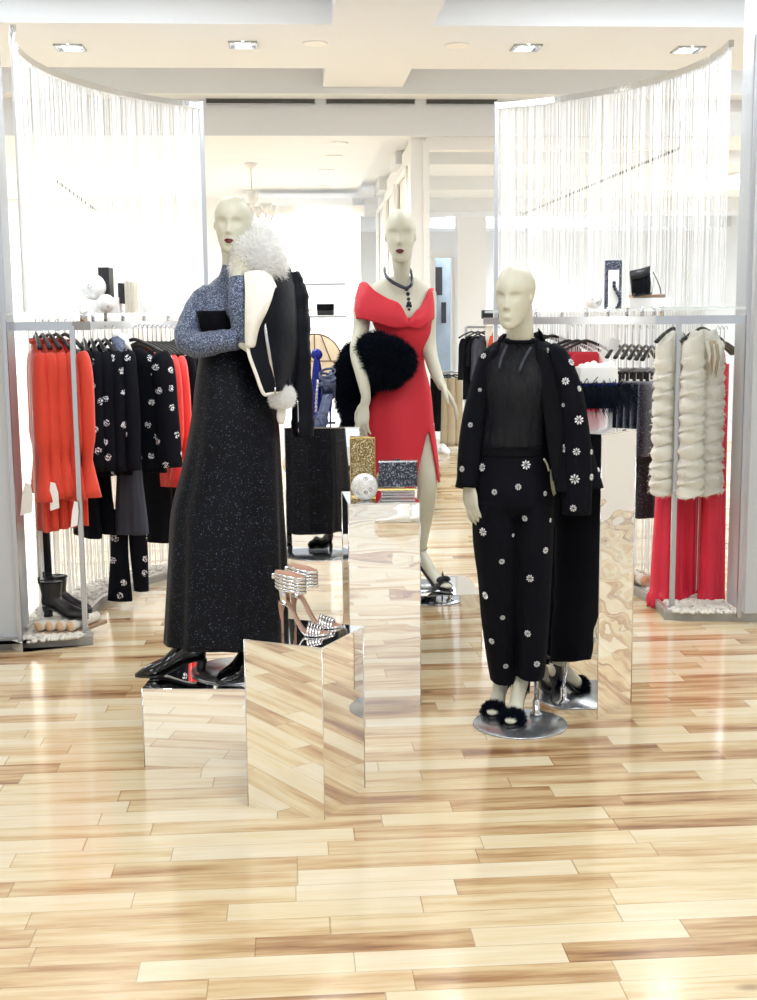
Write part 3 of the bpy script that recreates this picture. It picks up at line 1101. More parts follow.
part('base_plate', G().lathe([(0, 0), (.185, 0), (.185, .004), (.182, .007), (0, .0075)], (-.535, 4.625, .3005), 64), 'disc_steel', m1)

# leather jacket draped over her shoulder
jk = thing('leather_jacket', 'navy black leather biker jacket with white shearling lapel and fluffy collar draped on mannequin', 'jacket', (-.42, 4.58, 1.2))


def px_sheet(rows, bulge=0.):
    """rows of (px, py, depth)"""
    return G().sheet([[at(*p) for p in r] for r in rows])


def fine(rows, nu, nv):
    """resample a coarse grid of (px,py,d) smoothly"""
    rr = [catmull([at(*p) for p in r], nv) for r in rows]
    cols = [catmull([rr[i][j] for i in range(len(rr))], nu) for j in range(nv)]
    return G().sheet([[cols[j][i] for j in range(nv)] for i in range(nu)])


# front panel: from the lapel edge to the shoulder seam
rows = [[(262, 268, 4.50), (270, 264, 4.52), (279, 262, 4.57), (287, 268, 4.64), (289, 275, 4.70)],
        [(258, 290, 4.44), (270, 285, 4.46), (281, 285, 4.51), (291, 287, 4.59), (293, 291, 4.68)],
        [(254, 318, 4.40), (266, 314, 4.42), (279, 314, 4.47), (292, 315, 4.57), (297, 318, 4.66)],
        [(247, 345, 4.39), (262, 342, 4.41), (277, 342, 4.46), (292, 344, 4.56), (299, 346, 4.65)],
        [(256, 372, 4.39), (266, 370, 4.41), (277, 369, 4.45), (287, 370, 4.53), (296, 372, 4.63)],
        [(264, 393, 4.40), (270, 392, 4.42), (277, 391, 4.46), (285, 388, 4.53), (292, 386, 4.61)]]
o = link('front_panel', fine(rows, 34, 26).mesh('front_panel'), 'leather', jk, solid=-.012)
rows_b = [[(289, 275, 4.70), (276, 268, 4.76), (262, 268, 4.78), (250, 278, 4.76)],
          [(296, 312, 4.68), (282, 312, 4.77), (264, 312, 4.80), (250, 314, 4.77)],
          [(299, 350, 4.66), (286, 350, 4.76), (272, 350, 4.79), (262, 350, 4.77)],
          [(292, 386, 4.62), (284, 387, 4.72), (277, 388, 4.76), (272, 388, 4.75)]]
link('back_panel', fine(rows_b, 24, 18).mesh('back_panel'), 'leather', jk, solid=-.012)
# lapel of bare shearling folded open
rows = [[(245, 274, 4.435), (252, 272, 4.43), (262, 272, 4.43), (270, 277, 4.44), (274.5, 288, 4.425)],
        [(246, 292, 4.40), (252, 291, 4.395), (260, 291, 4.39), (268, 293, 4.395), (274, 292, 4.40)],
        [(246.5, 310, 4.385), (251, 310, 4.375), (256, 310, 4.37), (261, 310, 4.372), (266.5, 309, 4.385)],
        [(247, 328, 4.38), (249.5, 328, 4.37), (251.5, 328, 4.366), (254, 328, 4.37), (257.5, 326, 4.385)],
        [(247.5, 346, 4.385), (248.5, 347, 4.38), (250, 347, 4.377), (251.5, 347, 4.38), (253, 345, 4.39)]]
link('lapel', fine(rows, 30, 22).mesh('lapel'), 'shearling', jk, solid=-.010)
edge = catmull([at(247.5, 345, 4.38), at(249.5, 356, 4.378), (at(256, 374, 4.38)), at(263.5, 393.5, 4.39), at(270, 393, 4.41), at(277, 391.5, 4.45), at(285, 388.5, 4.52)], 40)
part('shearling_edge', G().tube(edge, .0065, 8), 'shearling', jk)
# zip and pocket welt
zp = catmull([at(264, 320, 4.412), at(267, 340, 4.405), at(270.5, 362, 4.415), at(274.5, 388, 4.435)], 24)
part('zipper', G().tube([p + Vector((0, -.006, 0)) for p in zp], [(.006, .0025)] * 24, 8, side=(1, 0, 0)), 'zip_metal', jk)
part('waist_seam', G().tube(catmull([at(270.5, 374, 4.415), at(278, 371, 4.445), at(287, 369, 4.515)], 10), .004, 8), 'leather', jk)
part('zip_pull', G().box(at(275, 390, 4.42), (.007, .004, .022)), 'zip_metal', jk)
# hanging outer sleeve
pts = [at(287, 275, 4.66), at(293, 295, 4.655), at(297, 325, 4.65), at(299, 360, 4.65), at(301.5, 400, 4.65), at(302.5, 436, 4.65)]
cp = catmull(pts, 40)
aa = [lerp([(0, .045), (.15, .052), (.5, .048), (.8, .041), (1, .042)], i / 39) * (1 + .05 * math.sin(i * .9) + .03 * math.sin(i * 2.3)) for i in range(40)]
g = G().tube(cp, [(a, a * 1.0) for a in aa], 24, side=(1, 0, 0), ripple=lambda t, th: .05 * math.sin(3 * th + t * 9))
link('sleeve', g.mesh('sleeve'), 'leather', jk)
part('cuff_zip', G().tube([p + Vector((-.012, -.041, 0)) for p in cp[31:39]], .003, 6), 'zip_metal', jk)
# nearer sleeve, only its shearling turn-up shows under the front panel
pts = [at(280, 372, 4.55), at(281, 385, 4.53), at(281.5, 398, 4.52)]
link('sleeve', G().tube(catmull(pts, 12), .036, 18, side=(1, 0, 0)).mesh('sleeve'), 'leather', jk)
cu = fused(G().tube([at(281, 388, 4.52), at(282, 396, 4.515), at(282, 406, 4.515)], [.036, .044, .038], 20), .008, 3)
link('cuff', joined(cu, fur_mesh(cu, 2600, .016, .0022, .2, 4, .7)), 'white_fur', jk)
part('cuff_lining', G().tube(catmull([at(282, 404, 4.52), at(281.5, 412, 4.52), at(281, 424, 4.52)], 8), [(.020, .012), (.021, .012), (.018, .010), (.016, .010), (.017, .01), (.017, .01), (.014, .008), (.008, .005)], 14, side=(1, 0, 0)), 'shearling', jk)
# fluffy collar
g = G()
for px, py, d, r in ((247, 268, 4.50, .050), (252, 254, 4.50, .062), (262, 262, 4.50, .068), (270, 267, 4.53, .052), (257, 243, 4.56, .05), (265, 250, 4.57, .052), (250, 276, 4.47, .03), (258, 240, 4.64, .05), (245, 262, 4.62, .05)):
    g.ell(at(px, py, d), r)
cl = fused(g, .012, 4)
link('fur_collar', joined(cl, fur_mesh(cl, 15000, .030, .0028, .15, 5, .75)), 'white_fur', jk)

# ---------------------------------------------------------------- 2: red dress
m2 = thing('mannequin', 'bald cream mannequin in off-shoulder red dress with jewelled necklace on low mirrored block', 'mannequin', (.20, 6.2, .28))
hf2 = head_frame(at(400.5, 263, 6.06), .252, R(-3), R(2), 0)
g = G()
head_geo(g, hf2, .0695, .010)
g.tube(catmull([at(401.5, 250, 6.15), at(401.5, 268, 6.14), at(401, 280, 6.15), at(400, 292, 6.17)], 10), [(.055 - .004 * min(i, 4) + .006 * max(0, i - 6), .055) for i in range(10)], 24, side=(1, 0, 0))
g.loft(rings_px([(277, 386, 417, 6.17, .05), (283, 374, 425, 6.18, .065), (290, 366.5, 430, 6.18, .08), (300, 365, 432, 6.17, .095), (315, 372, 430, 6.15, .115), (335, 380, 428, 6.16, .1), (360, 386, 419, 6.18, .085), (395, 374, 428, 6.18, .115), (430, 368, 432, 6.18, .12)], 40))
pts = [at(369, 291, 6.17), at(363, 305, 6.15), at(361, 330, 6.12), at(357, 352, 6.04), at(362, 375, 5.96), at(366, 396, 5.92), at(365, 405, 5.92)]
rr = [.048, .045, .040, .035, .032, .023, .021]
g.tube(catmull(pts, 30), [lerp([(i / 6, rr[i]) for i in range(7)], j / 29) for j in range(30)], 16)
hand_geo(g, at(364.5, 404, 5.92), (-.12, -.1, -1), (-.6, -.8, 0), 1, .28, .06, 1.0)
pts = [at(427, 292, 6.18), at(428, 310, 6.17), at(428, 335, 6.15), at(430, 352, 6.12), at(435, 370, 6.06), at(441, 384, 6.01), at(443, 388, 6.0)]
rr = [.046, .042, .038, .035, .031, .023, .021]
g.tube(catmull(pts, 30), [lerp([(i / 6, rr[i]) for i in range(7)], j / 29) for j in range(30)], 16)
hand_geo(g, at(442, 386, 6.0), (.42, -.25, -.62), (.65, .15, .75), 1, .2, .10, 1.05, .75)
h2 = fl(411, 583, .288); t2 = fl(453, 592, .288)
f2a = Foot((h2.x + .02, h2.y + .06, .288), (t2.x, t2.y, .288), .085)
f2b = Foot((.06, 6.28, .288), (.16, 6.07, .288), .085)
for ft, hip, kn in ((f2a, at(418, 425, 6.18), at(427, 487, 6.12)), (f2b, at(388, 425, 6.19), at(390, 490, 6.15))):
    an = ft.P(.15, 0, .075)
    pts = catmull([hip, hip.lerp(kn, .5), kn, kn.lerp(an, .35), kn.lerp(an, .75), an], 26)
    rr = [.082, .066, .049, .05, .036, .030]
    g.tube(pts, [lerp([(i / 5, rr[i]) for i in range(6)], j / 25) for j in range(26)], 18)
    ft.foot(g, an)
link('body', fused(g, .0038, 2), 'mannequin_skin', m2)
part('lips', lips_geo(hf2), 'lip_paint', m2)
# dress
rows = rings_px([(318, 371.5, 431.5, 6.15, .128, 0), (335, 378, 430.5, 6.155, .116, 0), (352, 381.5, 425, 6.17, .105, 0), (364, 381, 424, 6.18, .102, 0), (390, 372, 430, 6.18, .13, 0), (420, 364.5, 433, 6.18, .145, .002),
                 (450, 361, 436, 6.175, .148, .006), (481, 359.5, 438, 6.17, .15, .009)], 44, n=96, k=7)
# slit: leave out a wedge at the front right of the lower rings
g = G()
n = 96
zs = [r[0].z for r in rows]
vid = {}
sk = []
js = int(n * (1 - .095))          # slit runs down the front right quarter
for i, r in enumerate(rows):
    z_t = max(0., (i - 29) / (len(rows) - 30))
    openw = 7 * z_t
    ring = [r[(js + 1 + j) % n] for j in range(n)]
    if openw:
        a, b = ring[0], ring[-1]
        o_ = .006 * openw
        ring = [p + (Vector((.0045, .002, 0)) * openw * math.exp(-j / 6.) if j < 30 else (Vector((-.012, 0, 0)) * openw * math.exp(-(n - 1 - j) / 6.) if j > n - 30 else Vector())) for j, p in enumerate(ring)]
    sk.append(ring)
up = sk[:31]
g.loft(up, True, False)
g.sheet(sk[30:])
import bmesh
me_d = g.mesh('dress')
bm = bmesh.new(); bm.from_mesh(me_d); bmesh.ops.remove_doubles(bm, verts=bm.verts, dist=.0004); bmesh.ops.recalc_face_normals(bm, faces=bm.faces); bm.to_mesh(me_d); bm.free()
link('dress', me_d, 'red_cloth', m2, solid=.007)
# sweetheart edge and wide off-shoulder band folded over
dr = m2.children[-1]


def band_pts(sy):
    return None


top = [(357, 318, 6.12), (358, 300, 6.10), (365, 283, 6.13)]
# left band: from the neckline point across the bust and round the arm
rows = [[(409, 323, 6.010), (400, 304.5, 6.028), (388, 299, 6.052), (375, 291, 6.075), (366, 282.5, 6.12), (360, 284, 6.20), (364, 290, 6.28)],
        [(409, 324, 6.006), (397, 311.5, 6.015), (383, 305, 6.035), (371, 300, 6.055), (362, 295, 6.085), (356, 297, 6.18), (360, 300, 6.28)],
        [(409, 325, 6.006), (396, 319, 6.008), (382, 315, 6.022), (370, 311, 6.040), (360, 308, 6.07), (354, 309, 6.17), (358, 311, 6.27)],
        [(410, 326, 6.010), (396, 328, 6.012), (383, 325, 6.022), (371, 321, 6.036), (361, 319, 6.062), (354.5, 319, 6.16), (358, 320, 6.26)]]
link('neckline_band', fine(rows, 16, 40).mesh('neckline_band'), 'red_cloth', dr, solid=.010)
rows = [[(409, 323, 6.010), (416, 311, 6.024), (420, 308, 6.045), (424, 300, 6.08), (429.5, 289, 6.12), (433, 289, 6.20), (431, 294, 6.28)],
        [(409, 324, 6.006), (415, 317, 6.014), (420, 314, 6.035), (426, 307, 6.07), (431, 300, 6.11), (434, 300, 6.19), (432, 303, 6.28)],
        [(409, 325, 6.006), (415, 321, 6.008), (421, 319, 6.028), (427, 315, 6.06), (431.5, 311, 6.105), (434.5, 310, 6.18), (432, 312, 6.27)],
        [(409, 326, 6.010), (415, 328, 6.012), (422, 327, 6.03), (427.5, 323, 6.06), (431.5, 320, 6.10), (434, 318, 6.17), (432, 320, 6.26)]]
link('neckline_band', fine(rows, 16, 40).mesh('neckline_band'), 'red_cloth', dr, solid=.010)
rows = [[(404, 321.5, 6.004), (400.5, 312, 6.008), (397.5, 304.5, 6.018), (404, 306, 6.02)], [(405, 323, 6.004), (402, 317, 6.004), (400, 311, 6.01), (405, 312, 6.012)]]
# necklace
nk = catmull([at(384.5, 268, 6.20), at(385.5, 275, 6.12), at(391, 281, 6.075), at(399, 285.5, 6.055), at(407, 288, 6.055), at(412, 283, 6.085), at(411.5, 275, 6.14), at(410, 269, 6.2)], 60)
part('necklace', G().tube(nk, [(.0085, .006)] * 60, 10, side=(0, 0, 1), ripple=lambda t, th: .25 * math.sin(t * 160)), 'jewel', m2)
nkl = m2.children[-1]
g = G()
for px, py, r in ((406.5, 289, .011), (408, 294, .010), (408.5, 299, .009), (409, 303.5, .012), (407.5, 306, .008), (410.5, 306, .008), (409, 309.5, .007)):
    g.ell(at(px, py, 6.035), (r, r * .6, r), nu=8, nv=5)
part('pendant', g, 'jewel', nkl, smooth_=False)
for ft in (f2a, f2b):
    s_ = part('shoe', ft.sole(.006), 'shoe_black', m2)
    part('heel', ft.heel(), 'shoe_black', s_)
    part('toe_strap', ft.band(.70, .82, .032), 'shoe_black', s_)
    g = G()
    for sx in (-1, 1): g.ell(ft.P(.76, sx * .02, .052), (.021, .012, .014), Matrix.Rotation(sx * .5, 3, 'Y'))
    g.tube([ft.P(.74, 0, .05), ft.P(.70, .01, .085)], [.008, .003], 8)
    g.ell(ft.P(.76, 0, .05), .010)
    part('bow', g, 'shoe_black', s_)
    an = ft.P(.15, 0, .093)
    g = G()
    ring = [an + Vector((math.cos(a) * .036, math.sin(a) * .037, .004 * math.sin(a))) for a in [2 * PI * i / 32 for i in range(33)]]
    g.tube(ring, [(.004, .0035)] * 33, 8)
    part('ankle_strap', g, 'shoe_black', s_)
    hc = []
    for i in range(11):
        a = PI * .5 + PI * (i / 10 - .5) * 1.15
        hc.append([ft.P(.13 - .115 * math.sin(a), math.cos(a) * .033, .004), ft.P(.13 - .115 * math.sin(a), math.cos(a) * .034, .045 - .02 * abs(math.cos(a)))])
    part('heel_cup', G().sheet(hc), 'shoe_black', s_, solid=.003)
base_disc(m2, (.14, 6.22), .17, (.0, 6.22), (.02, 6.22, .9), .2805)

# black fur stole over her forearm
g = G()
for px, py, d, rx, rz_ in ((377, 349, 6.00, .066, .075), (390, 357, 5.985, .088, .090), (400, 362, 5.985, .070, .082), (378, 369, 5.99, .085, .090), (368, 355, 6.04, .06, .085), (390, 372, 5.99, .07, .07),
                           (354, 358, 6.14, .055, .07), (350, 375, 6.14, .078, .09), (345, 385, 6.15, .055, .075), (352, 400, 6.15, .07, .09), (355, 416, 6.15, .055, .06), (362, 380, 6.12, .06, .10)):
    g.ell(at(px, py, d), (rx, .055, rz_))
fu = fused(g, .014, 4)
single_fur = tag(link('fur_stole', joined(fu, fur_mesh(fu, 26000, .034, .0030, .5, 11, .6)), 'black_fur'), 'fluffy black fur stole clutched against the hip of the red dress mannequin', 'stole')

# ---------------------------------------------------------------- 3: embellished suit
m3 = thing('mannequin', 'bald cream mannequin in black flower-studded trouser suit and sheer blouse on round steel base', 'mannequin', (.56, 4.86, 0))
hf3 = head_frame(at(513, 327.5, 4.765), .228, R(-24), R(7), R(2))
g = G()
head_geo(g, hf3, .0745, .012)
g.tube(catmull([at(519, 305, 4.86), at(520, 325, 4.85), at(520, 338, 4.86), at(519, 350, 4.88)], 10), [(.050 + .0004 * i + .009 * max(0, i - 6), .054) for i in range(10)], 24, side=(1, 0, 0))
g.loft(rings_px([(338, 504, 536, 4.88, .055), (345, 498, 544, 4.89, .06), (352, 491, 552, 4.89, .072), (365, 487, 555, 4.88, .095), (385, 486, 556, 4.87, .115), (410, 490, 548, 4.88, .1), (430, 492, 541, 4.89, .085), (455, 484, 545, 4.89, .1), (490, 481, 547, 4.89, .11), (504, 490, 538, 4.89, .07)], 40))
pts = [at(494, 357, 4.89), at(484, 376, 4.89), at(476, 410, 4.88), at(471, 440, 4.88), at(470, 465, 4.85), at(470, 486, 4.82)]
rr = [.036, .036, .034, .034, .028, .022]
g.tube(catmull(pts, 26), [lerp([(i / 5, rr[i]) for i in range(6)], j / 25) for j in range(26)], 16)
hand_geo(g, at(470, 484, 4.82), (.07, -.08, -1), (-.75, -.6, 0), 1, .22, .05, .98)
pts = [at(557, 354, 4.89), at(566, 375, 4.90), at(572, 410, 4.93), at(570, 440, 4.93), at(562, 460, 4.90), at(555, 470, 4.86)]
g.tube(catmull(pts, 26), [lerp([(i / 5, rr[i]) for i in range(6)], j / 25) for j in range(26)], 16)
hand_geo(g, at(556, 469, 4.86), (-.35, -.3, -.8), (.6, -.7, .2), -1, .4, .05, .95)
h3 = fl(505, 707); t3 = fl(490, 722)
f3a = Foot((h3.x, h3.y, .010), (t3.x, t3.y, .010), .085)
h3 = fl(523, 713); t3 = fl(508.5, 731)
f3b = Foot((h3.x, h3.y, .010), (t3.x, t3.y, .010), .085)
for ft, hip, kn in ((f3a, at(496, 505, 4.89), at(499, 600, 4.93)), (f3b, at(533, 505, 4.89), at(531, 600, 4.90))):
    an = ft.P(.15, 0, .075)
    pts = catmull([hip, hip.lerp(kn, .5), kn, kn.lerp(an, .35), kn.lerp(an, .75), an], 26)
    rr = [.078, .064, .048, .046, .034, .030]
    g.tube(pts, [lerp([(i / 5, rr[i]) for i in range(6)], j / 25) for j in range(26)], 18)
    ft.foot(g, an)
link('body', fused(g, .0038, 2), 'mannequin_skin', m3)
# blouse
g = G().loft(rings_px([(338, 503.5, 536.5, 4.875, .062, 0), (345, 494, 548, 4.885, .074, 0), (352, 484.5, 558, 4.885, .088, 0), (365, 481, 560, 4.875, .114, .004), (390, 482, 556, 4.865, .132, .010), (415, 483, 550, 4.87, .125, .014), (435, 481, 548, 4.87, .122, .016), (446, 478.5, 548, 4.875, .118, .012), (449, 482, 545, 4.88, .105, 0)], 40, n=110, k=13), cap=False)
part('blouse', g, 'sheer_black', m3)
bl = m3.children[-1]
ring = [at(520, 339.5, 4.862) + Vector((math.cos(a) * .064, math.sin(a) * .064, .010 * math.sin(a))) for a in [2 * PI * i / 40 for i in range(41)]]
part('collar_band', G().tube(ring, [(.008, .004)] * 41, 10, side=(0, 0, 1)), 'black_velvet', bl)
for xo in ((507, 345, 499, 368), (531, 347, 519, 372)):
    part('ribbon_tie', G().tube(catmull([at(xo[0], xo[1], 4.785), at((xo[0] + xo[2]) / 2 - 1, (xo[1] + xo[3]) / 2, 4.755), at(xo[2], xo[3], 4.735)], 8), [(.005, .0015)] * 8, 8, side=(1, 0, 0)), 'grey_velvet', bl)
# trousers: hips and two legs in one cloth
g = G()
g.loft(rings_px([(446, 477, 548, 4.88, .113), (462, 475, 550, 4.88, .122), (488, 472.5, 552.5, 4.88, .140), (502, 473, 552.5, 4.88, .135), (512, 480, 546, 4.88, .10)], 24, n=48))
g.loft(rings_px([(500, 472.5, 516, 4.88, .125, .0), (540, 473, 519, 4.89, .112, .008), (580, 478, 519, 4.92, .104, .010), (620, 481.5, 519, 4.95, .098, .012), (660, 487, 517, 4.985, .092, .012), (680, 490.5, 516, 5.0, .088, .012)], 40, n=48, k=5))
g.loft(rings_px([(500, 511, 553, 4.885, .125, .0), (540, 513.5, 553, 4.885, .112, .008), (580, 515, 551, 4.89, .104, .010), (620, 517, 549, 4.90, .098, .012), (655, 518, 546.5, 4.915, .094, .012), (676, 517, 544, 4.92, .092, .012)], 40, n=48, k=5, ph=1.))
tr_me = fused(g, .006, 3)
link('trousers', tr_me, 'suit_cloth', m3)
trs = m3.children[-1]
part('waistband', G().loft(rings_px([(444.5, 477.5, 548, 4.88, .117), (449, 476.5, 548.8, 4.88, .119), (454, 476, 549.5, 4.88, .121)], 6)), 'black_velvet', trs)
part('pocket_edge', G().tube(catmull([at(544, 459, 4.775), at(547, 464, 4.79), at(549, 471, 4.80)], 8), .004, 8), 'mannequin_skin', trs)
# jacket worn over the shoulders: an open shell from lapel edge round the back
jr = [  # y, px of body left, px right, depth of middle, half depth, left lapel edge px, right lapel edge px
    (340, 500, 540, 4.90, .085, 502, 537), (345, 491, 552, 4.90, .098, 500, 536), (352, 484, 559, 4.90, .108, 497, 536.5), (365, 480, 567, 4.90, .122, 492, 538), (390, 475.5, 577, 4.90, .142, 484, 541),
    (415, 471.5, 584, 4.90, .152, 478, 545), (440, 466.5, 589, 4.90, .158, 475, 548), (465, 461.5, 595, 4.90, .165, 473, 552), (487, 458, 601, 4.90, .17, 472, 556)]
vec = [np.array(r, float) for r in jr]
rows, nI = [], 40
for i in range(nI):
    y = 340 + (487 - 340) * i / (nI - 1)
    k = 0
    while k < len(jr) - 2 and y > jr[k + 1][0]: k += 1
    u = (y - jr[k][0]) / (jr[k + 1][0] - jr[k][0])
    _, xl, xr, d, b, el, er = vec[k] * (1 - u) + vec[k + 1] * u
    A, B = at(xl, y, d), at(xr, y, d)
    c = (A + B) / 2
    a = (B - A).length / 2
    eL, eR = at(el, y, d - b), at(er, y, d - b)
    pR = math.asin(max(-.97, min(.97, (eR.x - c.x) / a)))
    pL = math.asin(max(-.97, min(.97, (eL.x - c.x) / a)))
    row = []
    for j in range(81):
        ph = pR + (2 * PI + pL - pR) * j / 80
        q = 1 + .012 * math.sin(11 * ph + 1) * (i / nI) + .03 * (i / nI) ** 2 * math.sin(6 * ph)
        row.append(Vector((c.x + a * q * math.sin(ph), d - b * q * math.cos(ph), c.z)))
    rows.append(row)
part('jacket', G().sheet(rows), 'suit_cloth', m3, solid=.008)
jac = m3.children[-1]
jacket_src = [G().sheet(rows)]
# shawl lapels
for es, w_, sgn in ((0, -1, 1), (80, 1, -1)):
    lp = []
    for i in range(2, 37):
        t = (i - 2) / 34
        p = rows[i][es]
        wd = .075 * math.sin(PI * min(1, .12 + t * .88)) ** .7 * (1 if es == 0 else .8)
        nrm = (rows[i][es + (4 if es == 0 else -4)] - p).normalized()
        lp.append([p + Vector((0, -.006, 0)) - nrm * .004, p + nrm * wd * .5 + Vector((0, -.020, 0)), p + nrm * wd + Vector((0, -.012, 0))])
    part('lapel', G().sheet([catmull(r, 8) for r in lp]), 'black_velvet', jac, solid=.006)
# stand collar behind the neck
cr = []
for j in range(31):
    ph = R(62) + (2 * PI - R(124)) * j / 30
    bb = at(521, 343, 4.89)
    lift = .035 + .02 * math.exp(-((ph - R(60)) / .8) ** 2)
    cr.append([bb + Vector((math.sin(ph) * .085, -math.cos(ph) * .075, -.01)), bb + Vector((math.sin(ph) * .073, -math.cos(ph) * .066, lift * .6)), bb + Vector((math.sin(ph) * .070, -math.cos(ph) * .064, lift)),
               bb + Vector((math.sin(ph) * .080, -math.cos(ph) * .074, lift * .75)), bb + Vector((math.sin(ph) * .094, -math.cos(ph) * .086, .004))])
part('collar', G().sheet(cr), 'black_velvet', jac, solid=.004)
# empty sleeve hanging on the right, sleeve with the arm on the left
pts = [at(551, 350, 4.87), at(559, 363, 4.83), at(569, 395, 4.80), at(575, 440, 4.79), at(577, 480, 4.78), at(576, 514, 4.78)]
g = G().tube(catmull(pts, 36), [lerp([(0, (.030, .04)), (.12, (.044, .050)), (.35, (.056, .056)), (.6, (.060, .058)), (1, (.056, .050))], i / 35) for i in range(36)], 24, side=(1, 0, 0), ripple=lambda t, th: .03 * math.sin(3 * th + 8 * t) + .02 * math.sin(14 * t))
slr = part('sleeve', g, 'suit_cloth', jac)
jacket_src.append(g)
pts = [at(492, 352, 4.90), at(486, 366, 4.88), at(480, 395, 4.87), at(473, 430, 4.86), at(469, 460, 4.84), at(467, 487, 4.83)]
g = G().tube(catmull(pts, 36), [lerp([(0, (.022, .04)), (.12, (.036, .05)), (.5, (.047, .052)), (1, (.040, .05))], i / 35) for i in range(36)], 24, side=(1, 0, 0), cap=False, ripple=lambda t, th: .03 * math.sin(3 * th + 8 * t))
sll = part('sleeve', g, 'suit_cloth', jac, solid=.005)
jacket_src.append(g)
# crystal flowers sewn on
gj = G()
for s_ in jacket_src: gj.add(s_.v, s_.f)
bv_j = BVHTree.FromPolygons([Vector(p) for p in gj.v], gj.f)
mw = WL[trs.name]
bv_t = BVHTree.FromPolygons([mw @ v.co for v in tr_me.vertices], [tuple(p.vertices) for p in tr_me.polygons])
fme = None


def flower_mesh():
    g = G()
    for k in range(8):
        a = 2 * PI * k / 8
        g.ell((math.cos(a) * .0095, math.sin(a) * .0095, .002), (.0042, .0026, .002), Matrix.Rotation(a, 3, 'Z'), 8, 4)
    for k in range(5):
        a = 2 * PI * k / 5
        g.ell((math.cos(a) * .004, math.sin(a) * .004, .0022), .0017, nu=6, nv=4)
    return g.mesh('crystal_flower')


fme = flower_mesh()
fme.materials.append(M['crystal'])
org = Vector((0, 0, HC))
fj = [(496.5, 341, .9), (484, 356.5, .8), (548.5, 351.5, .9), (549, 370, 1), (565.5, 381.5, 1), (578.5, 420, 1.2), (550.5, 425, .8), (562, 448.5, 1.1), (576.5, 451.5, 1), (575, 479, 1.3), (573.5, 508, .9), (590, 452, .7), (590, 477, .9), (570, 363, 1), (549, 394, .5), (463, 469, .8), (578, 389, .8),
      (480, 390, .5), (471, 425, .7), (564, 405, .5), (597, 470, .7)]
ft_ = [(483.5, 467.5, 1.1), (525.5, 465, 1.25), (495, 492, .8), (518, 487, .85), (544, 493.5, .7), (525.5, 518, .85), (484, 531.5, 1.15), (544.5, 550, .9), (501.5, 561, .8), (530.5, 578, 1.05), (486.5, 595, 1.1), (502.5, 617, .7), (528.5, 633, 1), (492.5, 640.5, .9), (505.5, 665.5, .75), (536.5, 663.5, .9), (549, 520, .6), (512, 535, .5)]
for lst, bv, par in ((fj, bv_j, jac), (ft_, bv_t, trs)):
    for px, py, s_ in lst:
        hit, nrm, _, _ = bv.ray_cast(org, _ray(px, py).normalized())
        if hit is None: continue
        if nrm.dot(_ray(px, py)) > 0: nrm = -nrm
        o = bpy.data.objects.new('crystal_flower', fme)
        C.objects.link(o)
        o.parent = par
        q = nrm.to_track_quat('Z', 'Y').to_matrix().to_4x4()
        o.matrix_local = WL[par.name].inverted() @ (Matrix.Translation(hit + nrm * .005) @ q @ Matrix.Rotation(px, 4, 'Z') @ Matrix.Scale(s_ * 1.12, 4))
# shoes with fluffy toe band, ankle strap and thin heel
for i, ft in enumerate((f3a, f3b)):
    s_ = part('shoe', ft.sole(.006), 'shoe_black', m3)
    part('heel', ft.heel(), 'shoe_black', s_)
    b = fused(ft.band(.62, .84, .036, .008), .006, 2)
    link('fluffy_band', joined(b, fur_mesh(b, 3200, .022, .0024, .3, 20 + i, .8)), 'black_fur', s_)
    an = ft.P(.13, 0, .092)
    ring = [an + Vector((math.cos(a) * .038, math.sin(a) * .038, .006 * math.sin(a))) for a in [2 * PI * k / 32 for k in range(33)]]
    part('ankle_strap', G().tube(ring, [(.008, .0035)] * 33, 8, side=(0, 0, 1)), 'shoe_black', s_)
    hc = []
    for k in range(11):
        a = PI * .5 + PI * (k / 10 - .5) * 1.15
        hc.append([ft.P(.13 - .115 * math.sin(a), math.cos(a) * .033, .004), ft.P(.13 - .10 * math.sin(a), math.cos(a) * .036, .085 - .03 * abs(math.cos(a)))])
    part('heel_cup', G().sheet(hc), 'shoe_black', s_, solid=.003)
rd = fl(536, 716)
base_disc(m3, (.562, 4.862), .19, (rd.x, rd.y), at(537, 640, 4.93), 0.0)
# ================================================================ the two curved display units


class Arc:
    def __init__(s, c, a0, a1, rk0, rk1, rs):
        s.c, s.a0, s.a1, s.rk0, s.rk1, s.rs = Vector((c[0], c[1])), R(a0), R(a1), rk0, rk1, rs

    def p(s, t, r):
        a = s.a0 + (s.a1 - s.a0) * t
        return Vector((s.c.x + r * math.cos(a), s.c.y + r * math.sin(a)))

    def kerb(s, t, o=0.):
        return s.p(t, s.rk0 + (s.rk1 - s.rk0) * t ** 1.5 + o)


AL = Arc((.07, 6.78), 201.5, 128.6, 1.64, 1.80, 1.885)
AR = Arc((.0, 6.75), -6.0, 64.2, 1.545, 1.66, 1.81)
ZK, ZR, ZS = .055, 1.605, 1.665


